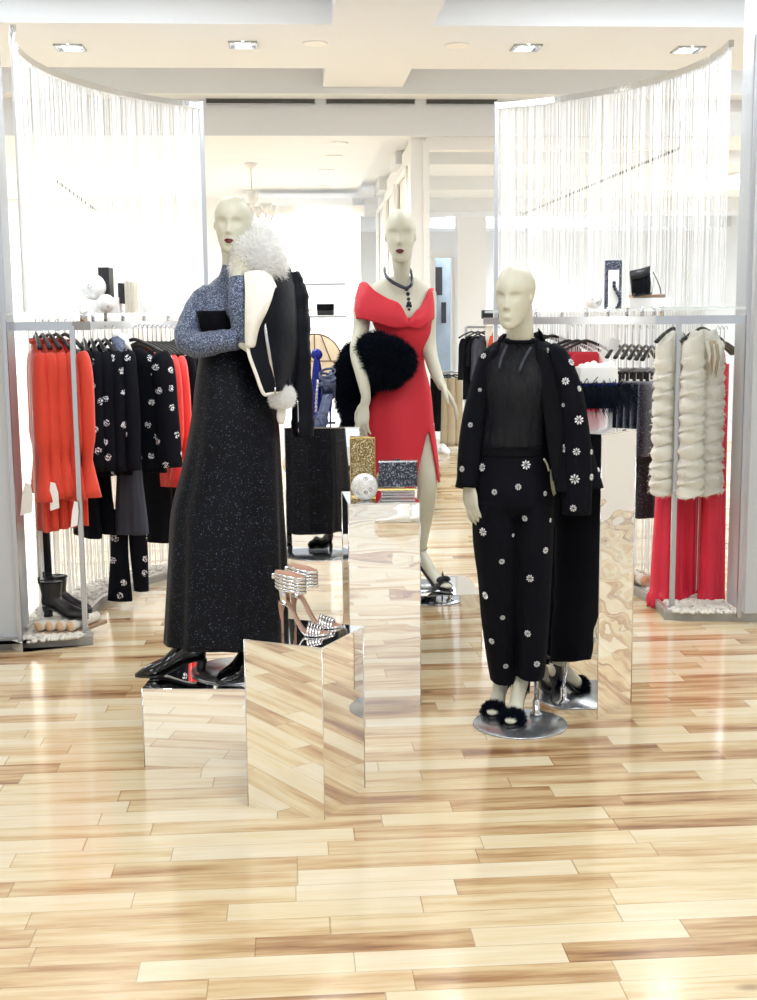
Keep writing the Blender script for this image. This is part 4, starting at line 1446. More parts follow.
def unit(A, side, label, ext, col_x, post, front_y):
    sg = -1 if side == 'left' else 1
    root = thing('display_unit', label, 'display fixture', (A.c.x + sg * 1.7, A.c.y, 0), 0, 'curved steel display units')
    n = 40
    inner = [A.kerb(i / n) for i in range(n + 1)]
    outer = [A.p(1 - i / n, A.rs + .10) for i in range(n + 1)]
    poly = inner + outer + [Vector((ext[1], ext[2] + .9)), Vector((ext[1], ext[2]))]
    if side == 'right': poly = poly[::-1]
    part('platform', G().prism(poly, 0, ZK - .012), 'pebble', root, smooth_=False)
    # kerb: steel band along the inner arc and the straight front
    kp = [Vector((ext[1], ext[2]))] + inner
    g = G()
    rows = []
    for i, p in enumerate(kp):
        t = (kp[min(i + 1, len(kp) - 1)] - kp[max(i - 1, 0)]).normalized()
        nn = Vector((-t.y, t.x)) * (1 if side == 'left' else -1)
        if i == 1: nn = (nn + Vector((0, 0))).normalized()
        a, b = p, p + nn * .022
        rows.append([Vector((a.x, a.y, 0)), Vector((a.x, a.y, ZK)), Vector((b.x, b.y, ZK)), Vector((b.x, b.y, 0))])
    part('kerb', G().loft(rows), 'kerb_steel', root, smooth_=False)

    def post_at(p, z1, w=.032, nm='post'):
        part(nm, G().box((p.x, p.y, (ZK + z1) / 2 - .01), (w, w, z1 - ZK + .02), TH), 'brushed_steel', root, smooth_=False, bevel=.002)
    pf, pb = Vector(col_x), A.p(1., A.rs)
    post_at(pf, 3.01, .022)
    post_at(pb, 3.01, .027)
    post_at(Vector(post), ZR, .025)
    # lower rail: straight front piece then the curve
    rp = [Vector((col_x[0] + sg * .03, front_y[0])), Vector(post)] + [A.kerb(t, -.06) for t in [.06 + .94 * i / 24 for i in range(25)]]
    rows = []
    for i, p in enumerate(rp):
        t = (rp[min(i + 1, len(rp) - 1)] - rp[max(i - 1, 0)]).normalized()
        nn = Vector((-t.y, t.x)) * .012
        rows.append([(p.x - nn.x, p.y - nn.y, ZR - .022), (p.x + nn.x, p.y + nn.y, ZR - .022), (p.x + nn.x, p.y + nn.y, ZR + .022), (p.x - nn.x, p.y - nn.y, ZR + .022)])
    part('hang_rail', G().loft(rows), 'brushed_steel', root, smooth_=False)
    # top rail of the strand screen
    rows = []
    for i in range(49):
        p, q = A.p(i / 48, A.rs - .013), A.p(i / 48, A.rs + .013)
        rows.append([(p.x, p.y, 2.965), (q.x, q.y, 2.965), (q.x, q.y, 3.0), (p.x, p.y, 3.0)])
    part('top_rail', G().loft(rows), 'chrome', root, smooth_=False)
    # glass shelf above the rail
    rows = []
    for i in range(41):
        p, q = A.kerb(i / 40, -.05), A.p(i / 40, A.rs + .02)
        if i == 0: p, q = Vector((post[0], post[1])), Vector((col_x[0], col_x[1] + .03))
        rows.append([(p.x, p.y, ZS - .008), (q.x, q.y, ZS - .008), (q.x, q.y, ZS + .008), (p.x, p.y, ZS + .008)])
    part('glass_shelf', G().loft(rows), 'glass_sheet', root, smooth_=False)
    for k in range(9):
        t = .04 + .11 * k
        p = A.kerb(t, -.04)
        part('shelf_clip', G().tube([(p.x, p.y, ZR + .02), (p.x, p.y, ZS + .014)], .011, 12), 'chrome', root)
    # hanging clear strands
    g = G()
    N_ = 420
    for i in range(N_):
        t = (i + .5 + rng.uniform(-.3, .3)) / N_
        p = A.p(t, A.rs + rng.uniform(-.008, .008))
        a = A.a0 + (A.a1 - A.a0) * t + rng.uniform(-.5, .5)
        wd = rng.choice((.0016, .002, .0025, .0032, .0042))
        d = Vector((-math.sin(a), math.cos(a), 0)) * wd
        z0 = ZK + rng.uniform(0, .05)
        P = Vector((p.x, p.y, 0))
        sw = Vector((rng.uniform(-.004, .004), rng.uniform(-.004, .004), 0))
        for za, zb in ((2.965, ZS + .009), (ZS - .009, z0)):
            if zb == z0 and t < (.13 if side == 'left' else .17): continue
            g.add([P - d + Vector((0, 0, za)), P + d + Vector((0, 0, za)), P + d + sw + Vector((0, 0, zb)), P - d + sw + Vector((0, 0, zb))], [(0, 1, 2, 3)])
    o = single('strand_curtain', g, 'strand', 'screen of clear hanging strands inside the %s curved steel frame' % side, 'strand screen')
    o['kind'] = 'stuff'
    # pebbles
    g = G()
    k = 0
    while k < 1500:
        t = rng.uniform(-.02, 1)
        r = rng.random()
        p = A.kerb(max(t, 0), .035).lerp(A.p(max(t, 0), A.rs + .08), r)
        if k < 380:
            p = Vector((rng.uniform(min(post[0], col_x[0]), max(post[0], col_x[0])), 0))
            p.y = (ext[2] + .045) + rng.random() * .30 + (.11 * (p.x - ext[1]) / (post[0] - ext[1]))
        s_ = rng.uniform(.007, .016)
        g.ell((p.x, p.y, ZK - .012 + s_ * .45), (s_ * rng.uniform(.9, 1.4), s_ * rng.uniform(.8, 1.2), s_ * .7), Matrix.Rotation(rng.uniform(0, 3), 3, 'Z'), 7, 4)
        k += 1
    o = single('pebbles', g, 'pebble', 'white and grey pebbles covering the %s display base' % side, 'pebbles')
    o['kind'] = 'stuff'
    return root


unit(AL, 'left', 'curved steel display unit with strands on the side of the sequin skirt mannequin', (0, -2.7, 5.985), (-1.80, 6.10), (-1.512, 6.262), (6.215, 0))
unit(AR, 'right', 'curved steel display unit with strands on the side of the suited mannequin', (0, 2.9, 6.40), (1.912, 6.50), (1.60, 6.69), (6.58, 0))
struct('wall_column_left', G().box((-2.275, 6.26, 1.80), (.88, .28, 3.5), TH), 'column_lacquer', bevel=.004)
struct('wall_column_right', G().box((2.375, 6.68, 1.80), (.88, .28, 3.5), TH), 'column_lacquer', bevel=.004)

# ---------------------------------------------------------------- hangers and garments
HG = {}


def hanger(px, py, d, rz, label, group, clip=False, mat='hanger_black', up=.085):
    p = at(px, py, d)
    t = thing('clothes_hanger', label, 'hanger', p, rz, group)
    key = (clip, mat, round(up, 3))
    if key not in HG:
        hk = [(0, 0, .012), (0, 0, up - .02)] + [(.018 * math.sin(a) , 0, up + .002 + .018 * -math.cos(a)) for a in [R(20) + R(230) * i / 12 for i in range(13)]]
        hk = [(0, 0, .01), (0, 0, up - .025)] + [(.017 - .017 * math.cos(a), 0, up - .012 + .017 * math.sin(a)) for a in [R(200) * i / 12 - R(10) for i in range(13)]]
        h = G().tube(hk, .0022, 6).mesh('hook')
        if clip:
            bar = G().tube([(-.17, 0, 0), (.17, 0, 0)], .006, 8)
            bar.tube(catmull([(-.17, 0, 0), (-.09, 0, .012), (0, 0, .02), (.09, 0, .012), (.17, 0, 0)], 14), [(.008, .005)] * 14, 8, side=(0, 0, 1))
        else:
            bar = G().tube(catmull([(-.19, 0, -.055), (-.12, 0, -.022), (-.04, 0, .006), (0, 0, .014), (.04, 0, .006), (.12, 0, -.022), (.19, 0, -.055)], 26),
                           [(.010, .007 + .007 * abs(i - 12.5) / 12.5) for i in range(26)], 10, side=(0, 0, 1))
        b = bar.mesh('shoulder_bar')
        HG[key] = (h, b)
        h.materials.append(M['zip_metal']); b.materials.append(M[mat])
        if clip:
            c = G().box((0, 0, -.022), (.014, .018, .05)).mesh('clip'); c.materials.append(M[mat])
            HG[key] = (h, b, c)
    k = HG[key]
    link('hook', k[0], None, t, local=True)
    link('shoulder_bar', k[1], None, t, local=True)
    if clip:
        for x in (-.11, .11):
            o = link('clip', k[2], None, t, local=True, smooth_=False); o.location = (x, 0, 0)
    return t


def body_geo(L, sw, hw, th, seed, amp=.09, neck=.055, waist=None, slope=.05, top_w=None, folds=None):
    r = random.Random(seed)
    ks = folds or (3 + r.randrange(3), 7 + r.randrange(4))
    ph = (r.uniform(0, 6), r.uniform(0, 6))
    rings = []
    for i in range(30):
        t = i / 29
        if neck: w = smooth([(0, neck), (.06, sw), (.3, sw * .97), (.5, waist or (sw + hw) / 2), (1, hw)], t)
        else: w = smooth([(0, top_w or sw), (.25, sw), (1, hw)], t)
        if neck and t < .06: w = lerp([(0, neck), (.06, sw)], t)
        tk = th * lerp([(0, .55), (.1, .9), (1, 1.15)], t)
        am = amp * lerp([(0, 0), (.15, .25), (1, 1)], t)
        ring = []
        for j in range(44):
            a = 2 * PI * j / 44
            q = 1 + am * math.sin(ks[0] * a + ph[0]) + am * .8 * math.sin(ks[1] * a + ph[1])
            z = -t * L
            if neck: z -= slope * max(0, (abs(math.cos(a)) * w - neck)) / max(sw, .01) * (1 - t) * 1.4
            ring.append((w * math.cos(a) * (1 + .3 * (q - 1)), tk * math.sin(a) * q, z))
        rings.append(ring)
    return G().loft(rings)


def sleeve_geo(sx, sw, L, r0, r1, seed, cuff=None, splay=.035, fwd=0., ztop=-.065):
    r = random.Random(seed * 7 + sx)
    ph = r.uniform(0, 6)
    n = 26
    pts = catmull([(sx * (sw - .025), 0, ztop + .03), (sx * (sw + .012), fwd * .2, ztop - .04), (sx * (sw + splay * .7), fwd * .5, ztop - L * .45), (sx * (sw + splay), fwd, ztop - L)], n)
    rad = []
    for i in range(n):
        t = i / (n - 1)
        q = lerp([(0, r0 * .55), (.12, r0), (.55, (r0 + r1) / 2), (1, r1)], t)
        if cuff:
            if t > cuff[0] - .10: q = lerp([(cuff[0] - .10, (r0 + r1) / 2 * 1.08), (cuff[0], r1 * .5), (1, cuff[1])], t)
        rad.append((q, q * .72))
    return G().tube(pts, rad, 18, side=(1, 0, 0), ripple=lambda t, th: .06 * math.sin(4 * th + ph) * t + .035 * math.sin(11 * t + ph))


def garment(name, label, cat, group, px, py, d, rz, mat, L, sw=.18, hw=.20, th=.032, seed=1, sleeve=None, smat=None, bname='bodice', **kw):
    p = at(px, py, d)
    p.z -= .012
    t = thing(name, label, cat, p, rz, group)
    part(bname, body_geo(L, sw, hw, th, seed, **kw), mat, t, local=True)
    if sleeve:
        for sx in (-1, 1):
            part('sleeve', sleeve_geo(sx, sw, seed=seed, **sleeve), smat or mat, t, local=True)
    return t


LHS = 'hangers on the left curved rail'
# front left bay: five coral dresses, sleeves towards the viewer
NTH = ['first', 'second', 'third', 'fourth', 'fifth', 'sixth', 'seventh']
for i, px in enumerate((36, 42.5, 49, 56, 65)):
    d = 6.46 + .012 * i
    lab = ['coral red dress at the column end of the front left rail', 'second coral red dress from the column on the front left rail', 'middle one of the five coral red dresses by the left column',
           'fourth coral red dress from the left column, next to the wide-sleeved one', 'coral red dress nearest the steel post, its wide sleeve facing out'][i]
    rz = R(-70 + 5 * i)
    hanger(px, 337, d, rz, 'dark hanger of the %s coral dress from the left column' % NTH[i], LHS)
    t = garment('coral_dress', lab, 'dress', 'coral red dresses on the front left rail', px, 341, d, rz, 'coral_cloth', .96 - .006 * i, .175, .16, .034, 10 + i,
                sleeve=dict(L=.70 - .012 * (i % 3), r0=.050 + .008 * (i == 4), r1=.070, cuff=(.83, .074 + .01 * (i == 4)), splay=.02, ztop=-.09), amp=.12, slope=.10)
    part('collar', G().tube([(.05 * math.cos(a), .03 * math.sin(a), .012 + .004 * math.sin(2 * a)) for a in [2 * PI * k / 20 for k in range(21)]], [(.012, .006)] * 21, 8, side=(0, 0, 1)), 'coral_cloth', t, local=True)
for px, py, dd, lab, w_, h_, a in ((27, 500, 6.24, 'white paper tag hanging at the hem nearest the left column', .05, .16, .08), (54, 497, 6.22, 'white paper tag hanging in the middle of the coral dresses', .045, .14, -.05), (75, 515, 6.22, 'white paper tag behind the left steel post', .03, .13, .1)):
    p = at(px, py, dd)
    g = G()
    g.add([(-w_ * .25, 0, h_ * .55), (w_ * .3, 0, h_ * .5), (w_ * .55, 0, h_ * .15), (w_ * .5, 0, -h_ * .4), (-w_ * .6, 0, -h_ * .5), (-w_ * .5, 0, .02)], [(0, 1, 2, 3, 4, 5)])
    me = g.mesh('paper_tag'); me.transform(Matrix.Translation(p) @ Matrix.Rotation(a, 4, 'Y') @ Matrix.Rotation(a * 4, 4, 'Z'))
    tag(link('paper_tag', me, 'paper', smooth_=False, solid=.002), lab, 'tag', 'white paper tags')
t = garment('print_blouse', 'blue and white print blouse half hidden behind the left steel post', 'blouse', None, 70, 352, 6.72, R(-60), 'print_cloth', .45, .17, .17, .03, 33, sleeve=dict(L=.3, r0=.05, r1=.05))
hanger(70, 347, 6.72, R(-60), 'dark hanger of the blue print blouse', LHS)
t = garment('black_trousers', 'black trousers hem peeking out below the white tag by the left column', 'trousers', None, 37, 420, 6.72, R(-80), 'black_cloth', .86, .12, .11, .03, 35, neck=0)

# second left bay: dark jackets with crystal flowers
for i, (px, d, rz) in enumerate(((84, 7.02, -72), (91, 7.03, -70), (98, 7.04, -66), (105, 7.05, -62), (112.5, 7.06, -55), (134, 7.12, -27))):
    lab = ['flower-studded dark jacket nearest the left steel post', 'second flower-studded dark jacket from the left steel post', 'third flower-studded dark jacket from the left steel post',
           'fourth flower-studded dark jacket from the left steel post', 'flower-studded dark jacket second from the red blouses', 'flower-studded dark jacket turned outwards, next to the red blouses'][i]
    hanger(px, 342, d, R(rz), '%s dark hanger on the jacket bay behind the left steel post' % NTH[i] if i < 5 else 'hanger of the outward-turned studded jacket', LHS)
    garment('studded_jacket', lab, 'jacket', 'flower-studded jackets on the left rail', px, 346, d, R(rz), 'motif_cloth', .70, .185, .195, .04, 50 + i, sleeve=dict(L=.60, r0=.068, r1=.074, splay=.05, fwd=-.02), amp=.06)
p = at(118, 352, 6.93)
g = G().sheet([[at(112, 338, 6.95), at(118, 336, 6.93), at(124, 341, 6.95)], [at(114, 352, 6.92), at(120, 350, 6.90), at(126, 353, 6.93)], [at(119, 366, 6.91), at(123, 366, 6.895), at(126, 366, 6.91)], [at(122, 375, 6.91), at(123.5, 376, 6.90), at(125, 375, 6.91)]])
single('glitter_scarf', g, 'sweater_glitter', 'grey glitter scarf end over the shoulders of the studded jackets', 'scarf', solid=.012)
g = G().sheet([[at(112, 336, 7.06), at(120, 332, 7.04), at(127, 336, 7.06)], [at(116, 342, 7.02), at(124, 340, 7.0), at(131, 348, 7.03)], [at(124, 349, 7.02), at(129, 349, 7.01), at(133, 354, 7.03)]])
single('tissue_wrap', g, 'paper', 'white tissue over the hanger of the outward-turned studded jacket', 'tissue', solid=.006)
for i, (px, py, d, L, rz) in enumerate(((84, 452, 7.05, .47, -50), (97, 452, 7.1, .45, -45))):
    garment('black_skirt', ['black skirt hanging under the studded jackets, beside the left steel post', 'black skirt hanging under the studded jackets, beside the grey velvet one'][i], 'skirt', None, px, py, d, R(rz), 'black_cloth', L, .12, .15, .04, 70 + i, neck=0)
garment('velvet_skirt', 'grey pleated velvet skirt under the outward-turned studded jacket', 'skirt', None, 128, 440, 6.98, R(-18), 'grey_velvet', .52, .075, .10, .05, 74, neck=0, amp=.10, folds=(5, 13))
t = thing('studded_trousers', 'dark flared trousers with crystal flowers hanging below the grey velvet skirt', 'trousers', at(126, 510, 7.04), R(-15), None)
for sx, x0, x1, L in ((-1, -.045, -.06, .53), (1, .055, .07, .47)):
    rings = []
    for i in range(18):
        u = i / 17
        w = lerp([(0, .055), (.5, .055), (1, .078 if sx < 0 else .045)], u)
        rings.append([(x0 + (x1 - x0) * u + w * math.cos(a), .03 * math.sin(a) * (1 + .1 * math.sin(3 * a)) + (.015 if sx > 0 else 0), -u * L) for a in [2 * PI * k / 28 for k in range(28)]])
    part('trouser_leg', G().loft(rings), 'motif_cloth', t, local=True)
# third left bay: black and red blouses
for i, (px, d) in enumerate(((139, 7.36), (143.5, 7.42), (148, 7.48), (152.5, 7.55), (157, 7.62), (161.5, 7.68), (166, 7.75), (170.5, 7.82), (175, 7.88))):
    hanger(px, 345, d, R(-38), ['black hanger at the near end of the red blouse bay', 'second hanger from the near end of the red blouse bay', 'third hanger from the near end of the red blouse bay', 'fourth hanger from the near end of the red blouse bay', 'fifth hanger from the near end of the red blouse bay',
                                'sixth hanger from the near end of the red blouse bay', 'third last hanger of the red blouse bay, towards the white fur', 'second last hanger of the red blouse bay, towards the white fur', 'last hanger of the red blouse bay, next to the white fur'][i], LHS, up=.115)
garment('black_blouse', 'black short-sleeved top at the near end of the red blouses', 'blouse', None, 145, 349, 7.52, R(-40), 'black_cloth', .60, .17, .17, .035, 81, sleeve=dict(L=.15, r0=.055, r1=.055))
garment('red_blouse', 'red satin blouse in front, between the black top and the second red blouse', 'blouse', 'red blouses on the left rail', 155, 351, 7.58, R(-48), 'red_satin', .80, .175, .18, .04, 82, sleeve=dict(L=.72, r0=.06, r1=.065, cuff=(.84, .08)), amp=.10)
garment('red_blouse', 'second red satin blouse, against the black dress', 'blouse', 'red blouses on the left rail', 163, 352, 7.68, R(-48), 'red_satin', .78, .175, .18, .04, 83, sleeve=dict(L=.70, r0=.06, r1=.065, cuff=(.84, .08)), amp=.10)
garment('black_dress', 'black long-sleeved dress behind the red blouses', 'dress', 'black dresses by the red blouses', 170, 350, 7.78, R(-45), 'black_cloth', 1.05, .18, .17, .04, 84, sleeve=dict(L=.62, r0=.055, r1=.06))
garment('black_dress', 'black dress at the far end of the left rail, next to the white fur', 'dress', 'black dresses by the red blouses', 177, 352, 7.86, R(-45), 'black_cloth', 1.08, .18, .17, .04, 85, sleeve=dict(L=.62, r0=.055, r1=.06))
garment('black_skirt', 'black skirt hanging under the red satin blouses', 'skirt', None, 156, 455, 7.55, R(-20), 'black_cloth', .52, .10, .12, .05, 86, neck=0)
p = at(193, 338, 8.0)
v = body_geo(.36, .085, .08, .05, 90, neck=.04)
me = v.mesh('fur')
fz = fur_mesh(me, 3500, .022, .003, .5, 9)
t = thing('fur_stole', 'white fur stole with cream ribbon ends at the far end of the left rail', 'stole', p)
link('fur_body', joined(me, fz), 'white_fur', t, local=True)
for x, L in ((-.02, .34), (.02, .30)):
    part('ribbon', G().tube([(x, -.02, -.33), (x - .005, -.03, -.33 - L * .5), (x + .008, -.02, -.33 - L)], [(.022, .004), (.024, .004), (.012, .003)], 10, side=(1, 0, 0)), 'shearling', t, local=True)
hanger(193, 336, 8.0, R(-20), 'hanger of the white fur stole at the far end of the left rail', LHS, up=.115)

# ---------------------------------------------------------------- right unit
RHS = 'hangers on the right curved rail'
for i, (px, d) in enumerate(((568, 8.02), (577, 7.95), (586, 7.88))):
    hanger(px, 343, d, R(28), ['black hanger of the red top nearest the suited mannequin', 'black hanger of the middle red top', 'black hanger of the red top nearest the clip hangers'][i], RHS, up=.115)
    garment('red_camisole', ['red sleeveless top nearest the suited mannequin', 'middle red sleeveless top behind the feather clutch', 'red sleeveless top nearest the clip hangers'][i], 'top', 'red sleeveless tops on the right rail', px, 350, d, R(28), 'red_cloth', .55, .15, .16, .035, 100 + i, neck=.09, slope=.1)
for i, (px, d) in enumerate(((543, 8.18), (552, 8.12))):
    hanger(px, 338, d, R(25), ['dark hanger just behind the shoulder of the suited mannequin', 'dark hanger between the suited shoulder and the red tops'][i], RHS, up=.115)
    garment('navy_jacket', ['navy jacket just behind the shoulder of the suited mannequin', 'navy jacket between the suited shoulder and the red tops'][i], 'jacket', None, px, 342, d, R(25), 'black_cloth', .7, .17, .17, .04, 110 + i, sleeve=dict(L=.55, r0=.055, r1=.05))
for i, px in enumerate((617, 625, 632, 639, 646, 652)):
    d = 7.46 - .07 * i
    hanger(px, 347 + i * .4, d, R(62), ['black wide hanger nearest the red tops, above the sequin skirts', 'second wide hanger over the sequin skirts, from the red tops', 'third wide hanger over the sequin skirts, from the red tops', 'fourth wide hanger over the sequin skirts, from the red tops', 'fifth wide hanger over the sequin skirts, from the red tops', 'wide hanger over the sequin skirts nearest the white fur'][i], RHS, up=.125)
    hanger(px + 1, 372, d, R(62), ['clip bar of the sequin skirt nearest the feather clutch', 'second clip bar of the sequin skirts from the feather clutch', 'third clip bar of the sequin skirts from the feather clutch', 'fourth clip bar of the sequin skirts from the feather clutch', 'fifth clip bar of the sequin skirts from the feather clutch', 'clip bar of the sequin skirt nearest the white fur'][i], RHS, clip=True, up=.115)
    if i < 5:
        garment('sequin_skirt', ['navy sequin skirt nearest the feather clutch', 'second navy sequin skirt from the feather clutch', 'third navy sequin skirt from the feather clutch', 'fourth navy sequin skirt from the feather clutch', 'navy sequin skirt nearest the white fur vests'][i], 'skirt', 'navy sequin skirts on the right rail',
                px + 1.5, 380, d, R(62), 'navy_sequin', (.58, .57, .50, .44, .42)[i], .155, .17, .036, 120 + i, neck=0, amp=.05)
garment('sequin_dress', 'long black sequin skirt hanging lowest beside the tall mirrored pedestal', 'skirt', None, 647, 440, 7.22, R(35), 'black_sequin', .44, .075, .088, .045, 130, neck=0, amp=.05)
g = G().box(at(613.5, 345, 7.36), (.065, .003, .075), .3, (0, .35))
single('price_card', g, 'paper', 'white price card hooked on the black hangers by the red tops', 'card', smooth_=False)


def puff_vest(label, px, py, d, rz, L, w, seed, group):
    p = at(px, py, d)
    t = thing('fur_vest', label, 'vest', p, rz, group)
    r = random.Random(seed)
    for sx in (-1, 1):
        rings = []
        n = 72
        for i in range(n + 1):
            u = i / n
            z = -u * L
            pf = .70 + .34 * abs(math.sin(PI * (u * L / .060 + .12 * sx + .25 * math.sin(u * 23 + sx)))) ** .6
            if u < .16: pf = .9
            wx = lerp([(0, .035), (.06, .085), (.16, w * .5), (1, w * .56)], u)
            cx = sx * lerp([(0, .05), (.1, .085), (1, w * .54)], u)
            ty = lerp([(0, .03), (.1, .055), (1, .07)], u)
            rings.append([(cx + wx * pf * math.cos(a), ty * pf * math.sin(a), z - .012 * math.sin(a * 2 + i * .8)) for a in [2 * PI * k / 28 for k in range(28)]])
        me = G().loft(rings).mesh('fur_panel')
        link('fur_panel', joined(me, fur_mesh(me, 11000, .028, .0030, .7, seed + sx, .6)), 'cream_fur', t, local=True)
    # tan-tipped collar tails
    for k in range(7):
        x = -.05 + .016 * k
        z0 = -.05 - .02 * (k % 2)
        part('fur_tail', G().tube([(x, -.058, z0), (x + r.uniform(-.01, .01), -.072, z0 - .07), (x + r.uniform(-.015, .015), -.07, z0 - .15 - r.random() * .05)], [.012, .009, .002], 8), 'beige_cloth' if k % 3 else 'cream_fur', t, local=True)
    return t


VG = 'cream fur vests on the right rail'
for i, (px, d, rz) in enumerate(((673, 6.86, 50), (702, 6.80, 40))):
    hanger(px, 331, d, R(rz), ['hanger of the cream fur vest beside the sequin skirts', 'hanger of the cream fur vest beside the right column'][i], RHS, up=.06)
puff_vest('cream puffed fur vest beside the sequin skirts, behind the steel post', 673, 334, 6.84, R(52), .86, .155, 5, VG)
puff_vest('cream puffed fur vest between the steel post and the long red gown', 704, 331, 6.74, R(38), .88, .15, 6, VG)


def gown(label, px, py, d, rz, L, w0, w1, seed, x1=0.):
    p = at(px, py, d)
    t = thing('red_gown', label, 'gown', p, rz, 'long red gowns on the right rail')
    r = random.Random(seed)
    ph = [r.uniform(0, 6) for _ in range(3)]
    rings = []
    for i in range(60):
        u = i / 59
        w = smooth([(0, w0), (.4, (w0 * .6 + w1 * .4)), (.93, w1), (1, w1 * 1.22)], u)
        th = lerp([(0, .03), (1, .06)], u)
        am = .02 + .11 * u
        rings.append([(x1 * u + w * math.cos(a) * (1 + am * .4 * math.sin(5 * a + ph[0])), th * math.sin(a) * (1 + am * math.sin(6 * a + ph[0]) + am * .9 * math.sin(11 * a + ph[1] + u)) ,
                       -u * L + (.02 * math.sin(9 * a + ph[2]) * (u > .95))) for a in [2 * PI * k / 80 for k in range(80)]])
    part('skirt', G().loft(rings), 'gown_red', t, local=True)
    for sx in (-1, 1):
        part('strap', G().tube([(sx * w0 * .6, 0, -.005), (sx * w0 * .45, 0, .05), (sx * w0 * .3, 0, .09)], [(.011, .004)] * 3, 8, side=(1, 0, 0)), 'gown_red', t, local=True)
    return t


gown('long red gown hanging below the fur vest beside the sequin skirts', 674, 395, 6.92, R(15), 1.17, .080, .105, 3, -.012)
gown('long red gown nearest the right column', 719.5, 364, 6.90, R(35), 1.34, .075, .075, 4, -.01)
gown('long red gown between the other two red gowns', 697, 400, 7.03, R(20), 1.15, .07, .08, 8, 0)
for i, px in enumerate((716, 720, 724)):
    hanger(px, 345, 6.98, R(48), ['black hanger beside the right fur vest', 'black hanger in the middle of the three by the right column', 'black hanger nearest the right column'][i], RHS, up=.10)
g = G().tube([at(709, 430, 7.0), at(708.5, 480, 7.0), at(709, 545, 7.0)], [(.012, .006), (.013, .006), (.009, .005)], 10, side=(1, 0, 0))
single('black_belt', g, 'black_cloth', 'black belt hanging between two of the long red gowns', 'belt')

# ---------------------------------------------------------------- logs, boots and heel on the pebbles


def log(p, q, r, label, group):
    p, q = Vector(p), Vector(q)
    t = thing('birch_log', label, 'log', (p + q) / 2 - Vector((0, 0, r)), 0, group)
    u = (q - p).normalized()
    part('bark', G().tube([p, p.lerp(q, .33), p.lerp(q, .66), q], [r, r * .97, r * 1.02, r], 18, ripple=lambda t_, th: .03 * math.sin(3 * th + 5 * t_)), 'bark', t)
    part('cut_face', G().tube([p - u * .0015, p + u * .002], r * .93, 18), 'wood_cut', t)
    return t


LL = ['birch log under the ankle boots nearest the left column', 'second birch log under the ankle boots from the left column', 'third birch log under the ankle boots, with a reddish cut end', 'birch log under the ankle boots nearest the steel post']
for i, px in enumerate((38, 49, 59.5, 70)):
    p = at(px, 621.5, 6.22)
    p.z = .088
    log(p, p + Vector((.085, .22, 0)), .026, LL[i], 'birch logs under the ankle boots')
g = G().prism([(-1.76, 6.20), (-1.55, 6.22), (-1.44, 6.46), (-1.64, 6.46)], .044, .062)
single('stone_slab', g, 'slab_wood', 'flat grey slab carrying the birch logs by the left column', 'slab', smooth_=False, bevel=.003)


def boot(heel, toe, label, group, k=1.):
    f = Foot(heel, toe, .05)
    c = (f.h + f.t) / 2
    t = thing('ankle_boot', label, 'boot', (c.x, c.y, f.h.z), 0, group)
    g = G()
    rings = []
    for i in range(26):
        q = i / 25
        w = f.wid(q) * 1.15 + .006
        ht = lerp([(0, .06), (.1, .075), (.35, .08), (.55, .066), (.75, .048), (.9, .034), (1, .014)], q)
        rings.append([f.P(q, math.cos(a) * w, ht * .5 + ht * .5 * math.sin(a) + .004) for a in [2 * PI * j / 20 for j in range(20)]])
    g.loft(rings)
    pts = [f.P(.2, 0, .03), f.P(.2, 0, .07), f.P(.2, 0, .105), f.P(.19, 0, .135)]
    g.tube(pts, [(.036, .056), (.038, .054), (.043, .060), (.046, .066)], 22, side=f.n)
    link('upper', fused(g, .006, 4), 'shoe_black', t)
    part('sole', f.sole(.008, -.004), 'shoe_black', t)
    part('heel', f.heel(q=.1, blade=((.028), .024, .022, .025)), 'shoe_black', t)
    rim = [f.P(.19, 0, .136) + f.n * (.045 * math.cos(a)) + f.u * (.065 * math.sin(a)) for a in [2 * PI * j / 28 for j in range(29)]]
    part('rim', G().tube(rim, .0035, 8), 'leather', t)
    part('pull_tab', G().tube([f.P(-.07, 0, .12), f.P(-.08, 0, .155), f.P(-.06, 0, .155), f.P(-.05, 0, .12)], [(.009, .002)] * 4, 8, side=f.n), 'shoe_black', t)
    return t


p, q = at(43, 605, 6.34), at(88, 612, 6.28)
boot((p.x, p.y, .115), (q.x, q.y, .115), 'black leather ankle boot in front on the birch logs', 'black ankle boots on the left base')
p, q = at(48, 600, 6.48), at(92, 604, 6.42)
boot((p.x, p.y, .115), (q.x, q.y, .115), 'black leather ankle boot behind the other one on the birch logs', 'black ankle boots on the left base')
for i, px in enumerate((606, 619, 632, 645)):
    p = at(px, 578, 7.32 - .05 * i)
    p.z = .095
    log(p, p + Vector((-.06, .22, 0)), .033, ['birch log beside the tall mirrored pedestal', 'second birch log from the tall mirrored pedestal', 'third birch log from the tall mirrored pedestal', 'birch log nearest the red gowns'][i], 'birch logs on the right base')
c = at(625, 585, 7.35)
single('stone_slab', G().box((c.x, c.y + .1, .053), (.36, .26, .018), .15), 'slab_wood', 'flat slab under the birch logs of the right display base', 'slab', smooth_=False, bevel=.003)


def sandal_basic(name, heel, toe, hh, label, cat, group, mats, flat=.68):
    f = Foot(heel, toe, hh, flat)
    c = (f.h + f.t) / 2
    t = thing(name, label, cat, (c.x, c.y, f.h.z), 0, group)
    part('sole', f.sole(.006), mats[0], t)
    part('insole', f.sole(.0015, .006), mats[1], t)
    part('heel', f.heel(.013, .004), mats[2], t)
    return f, t


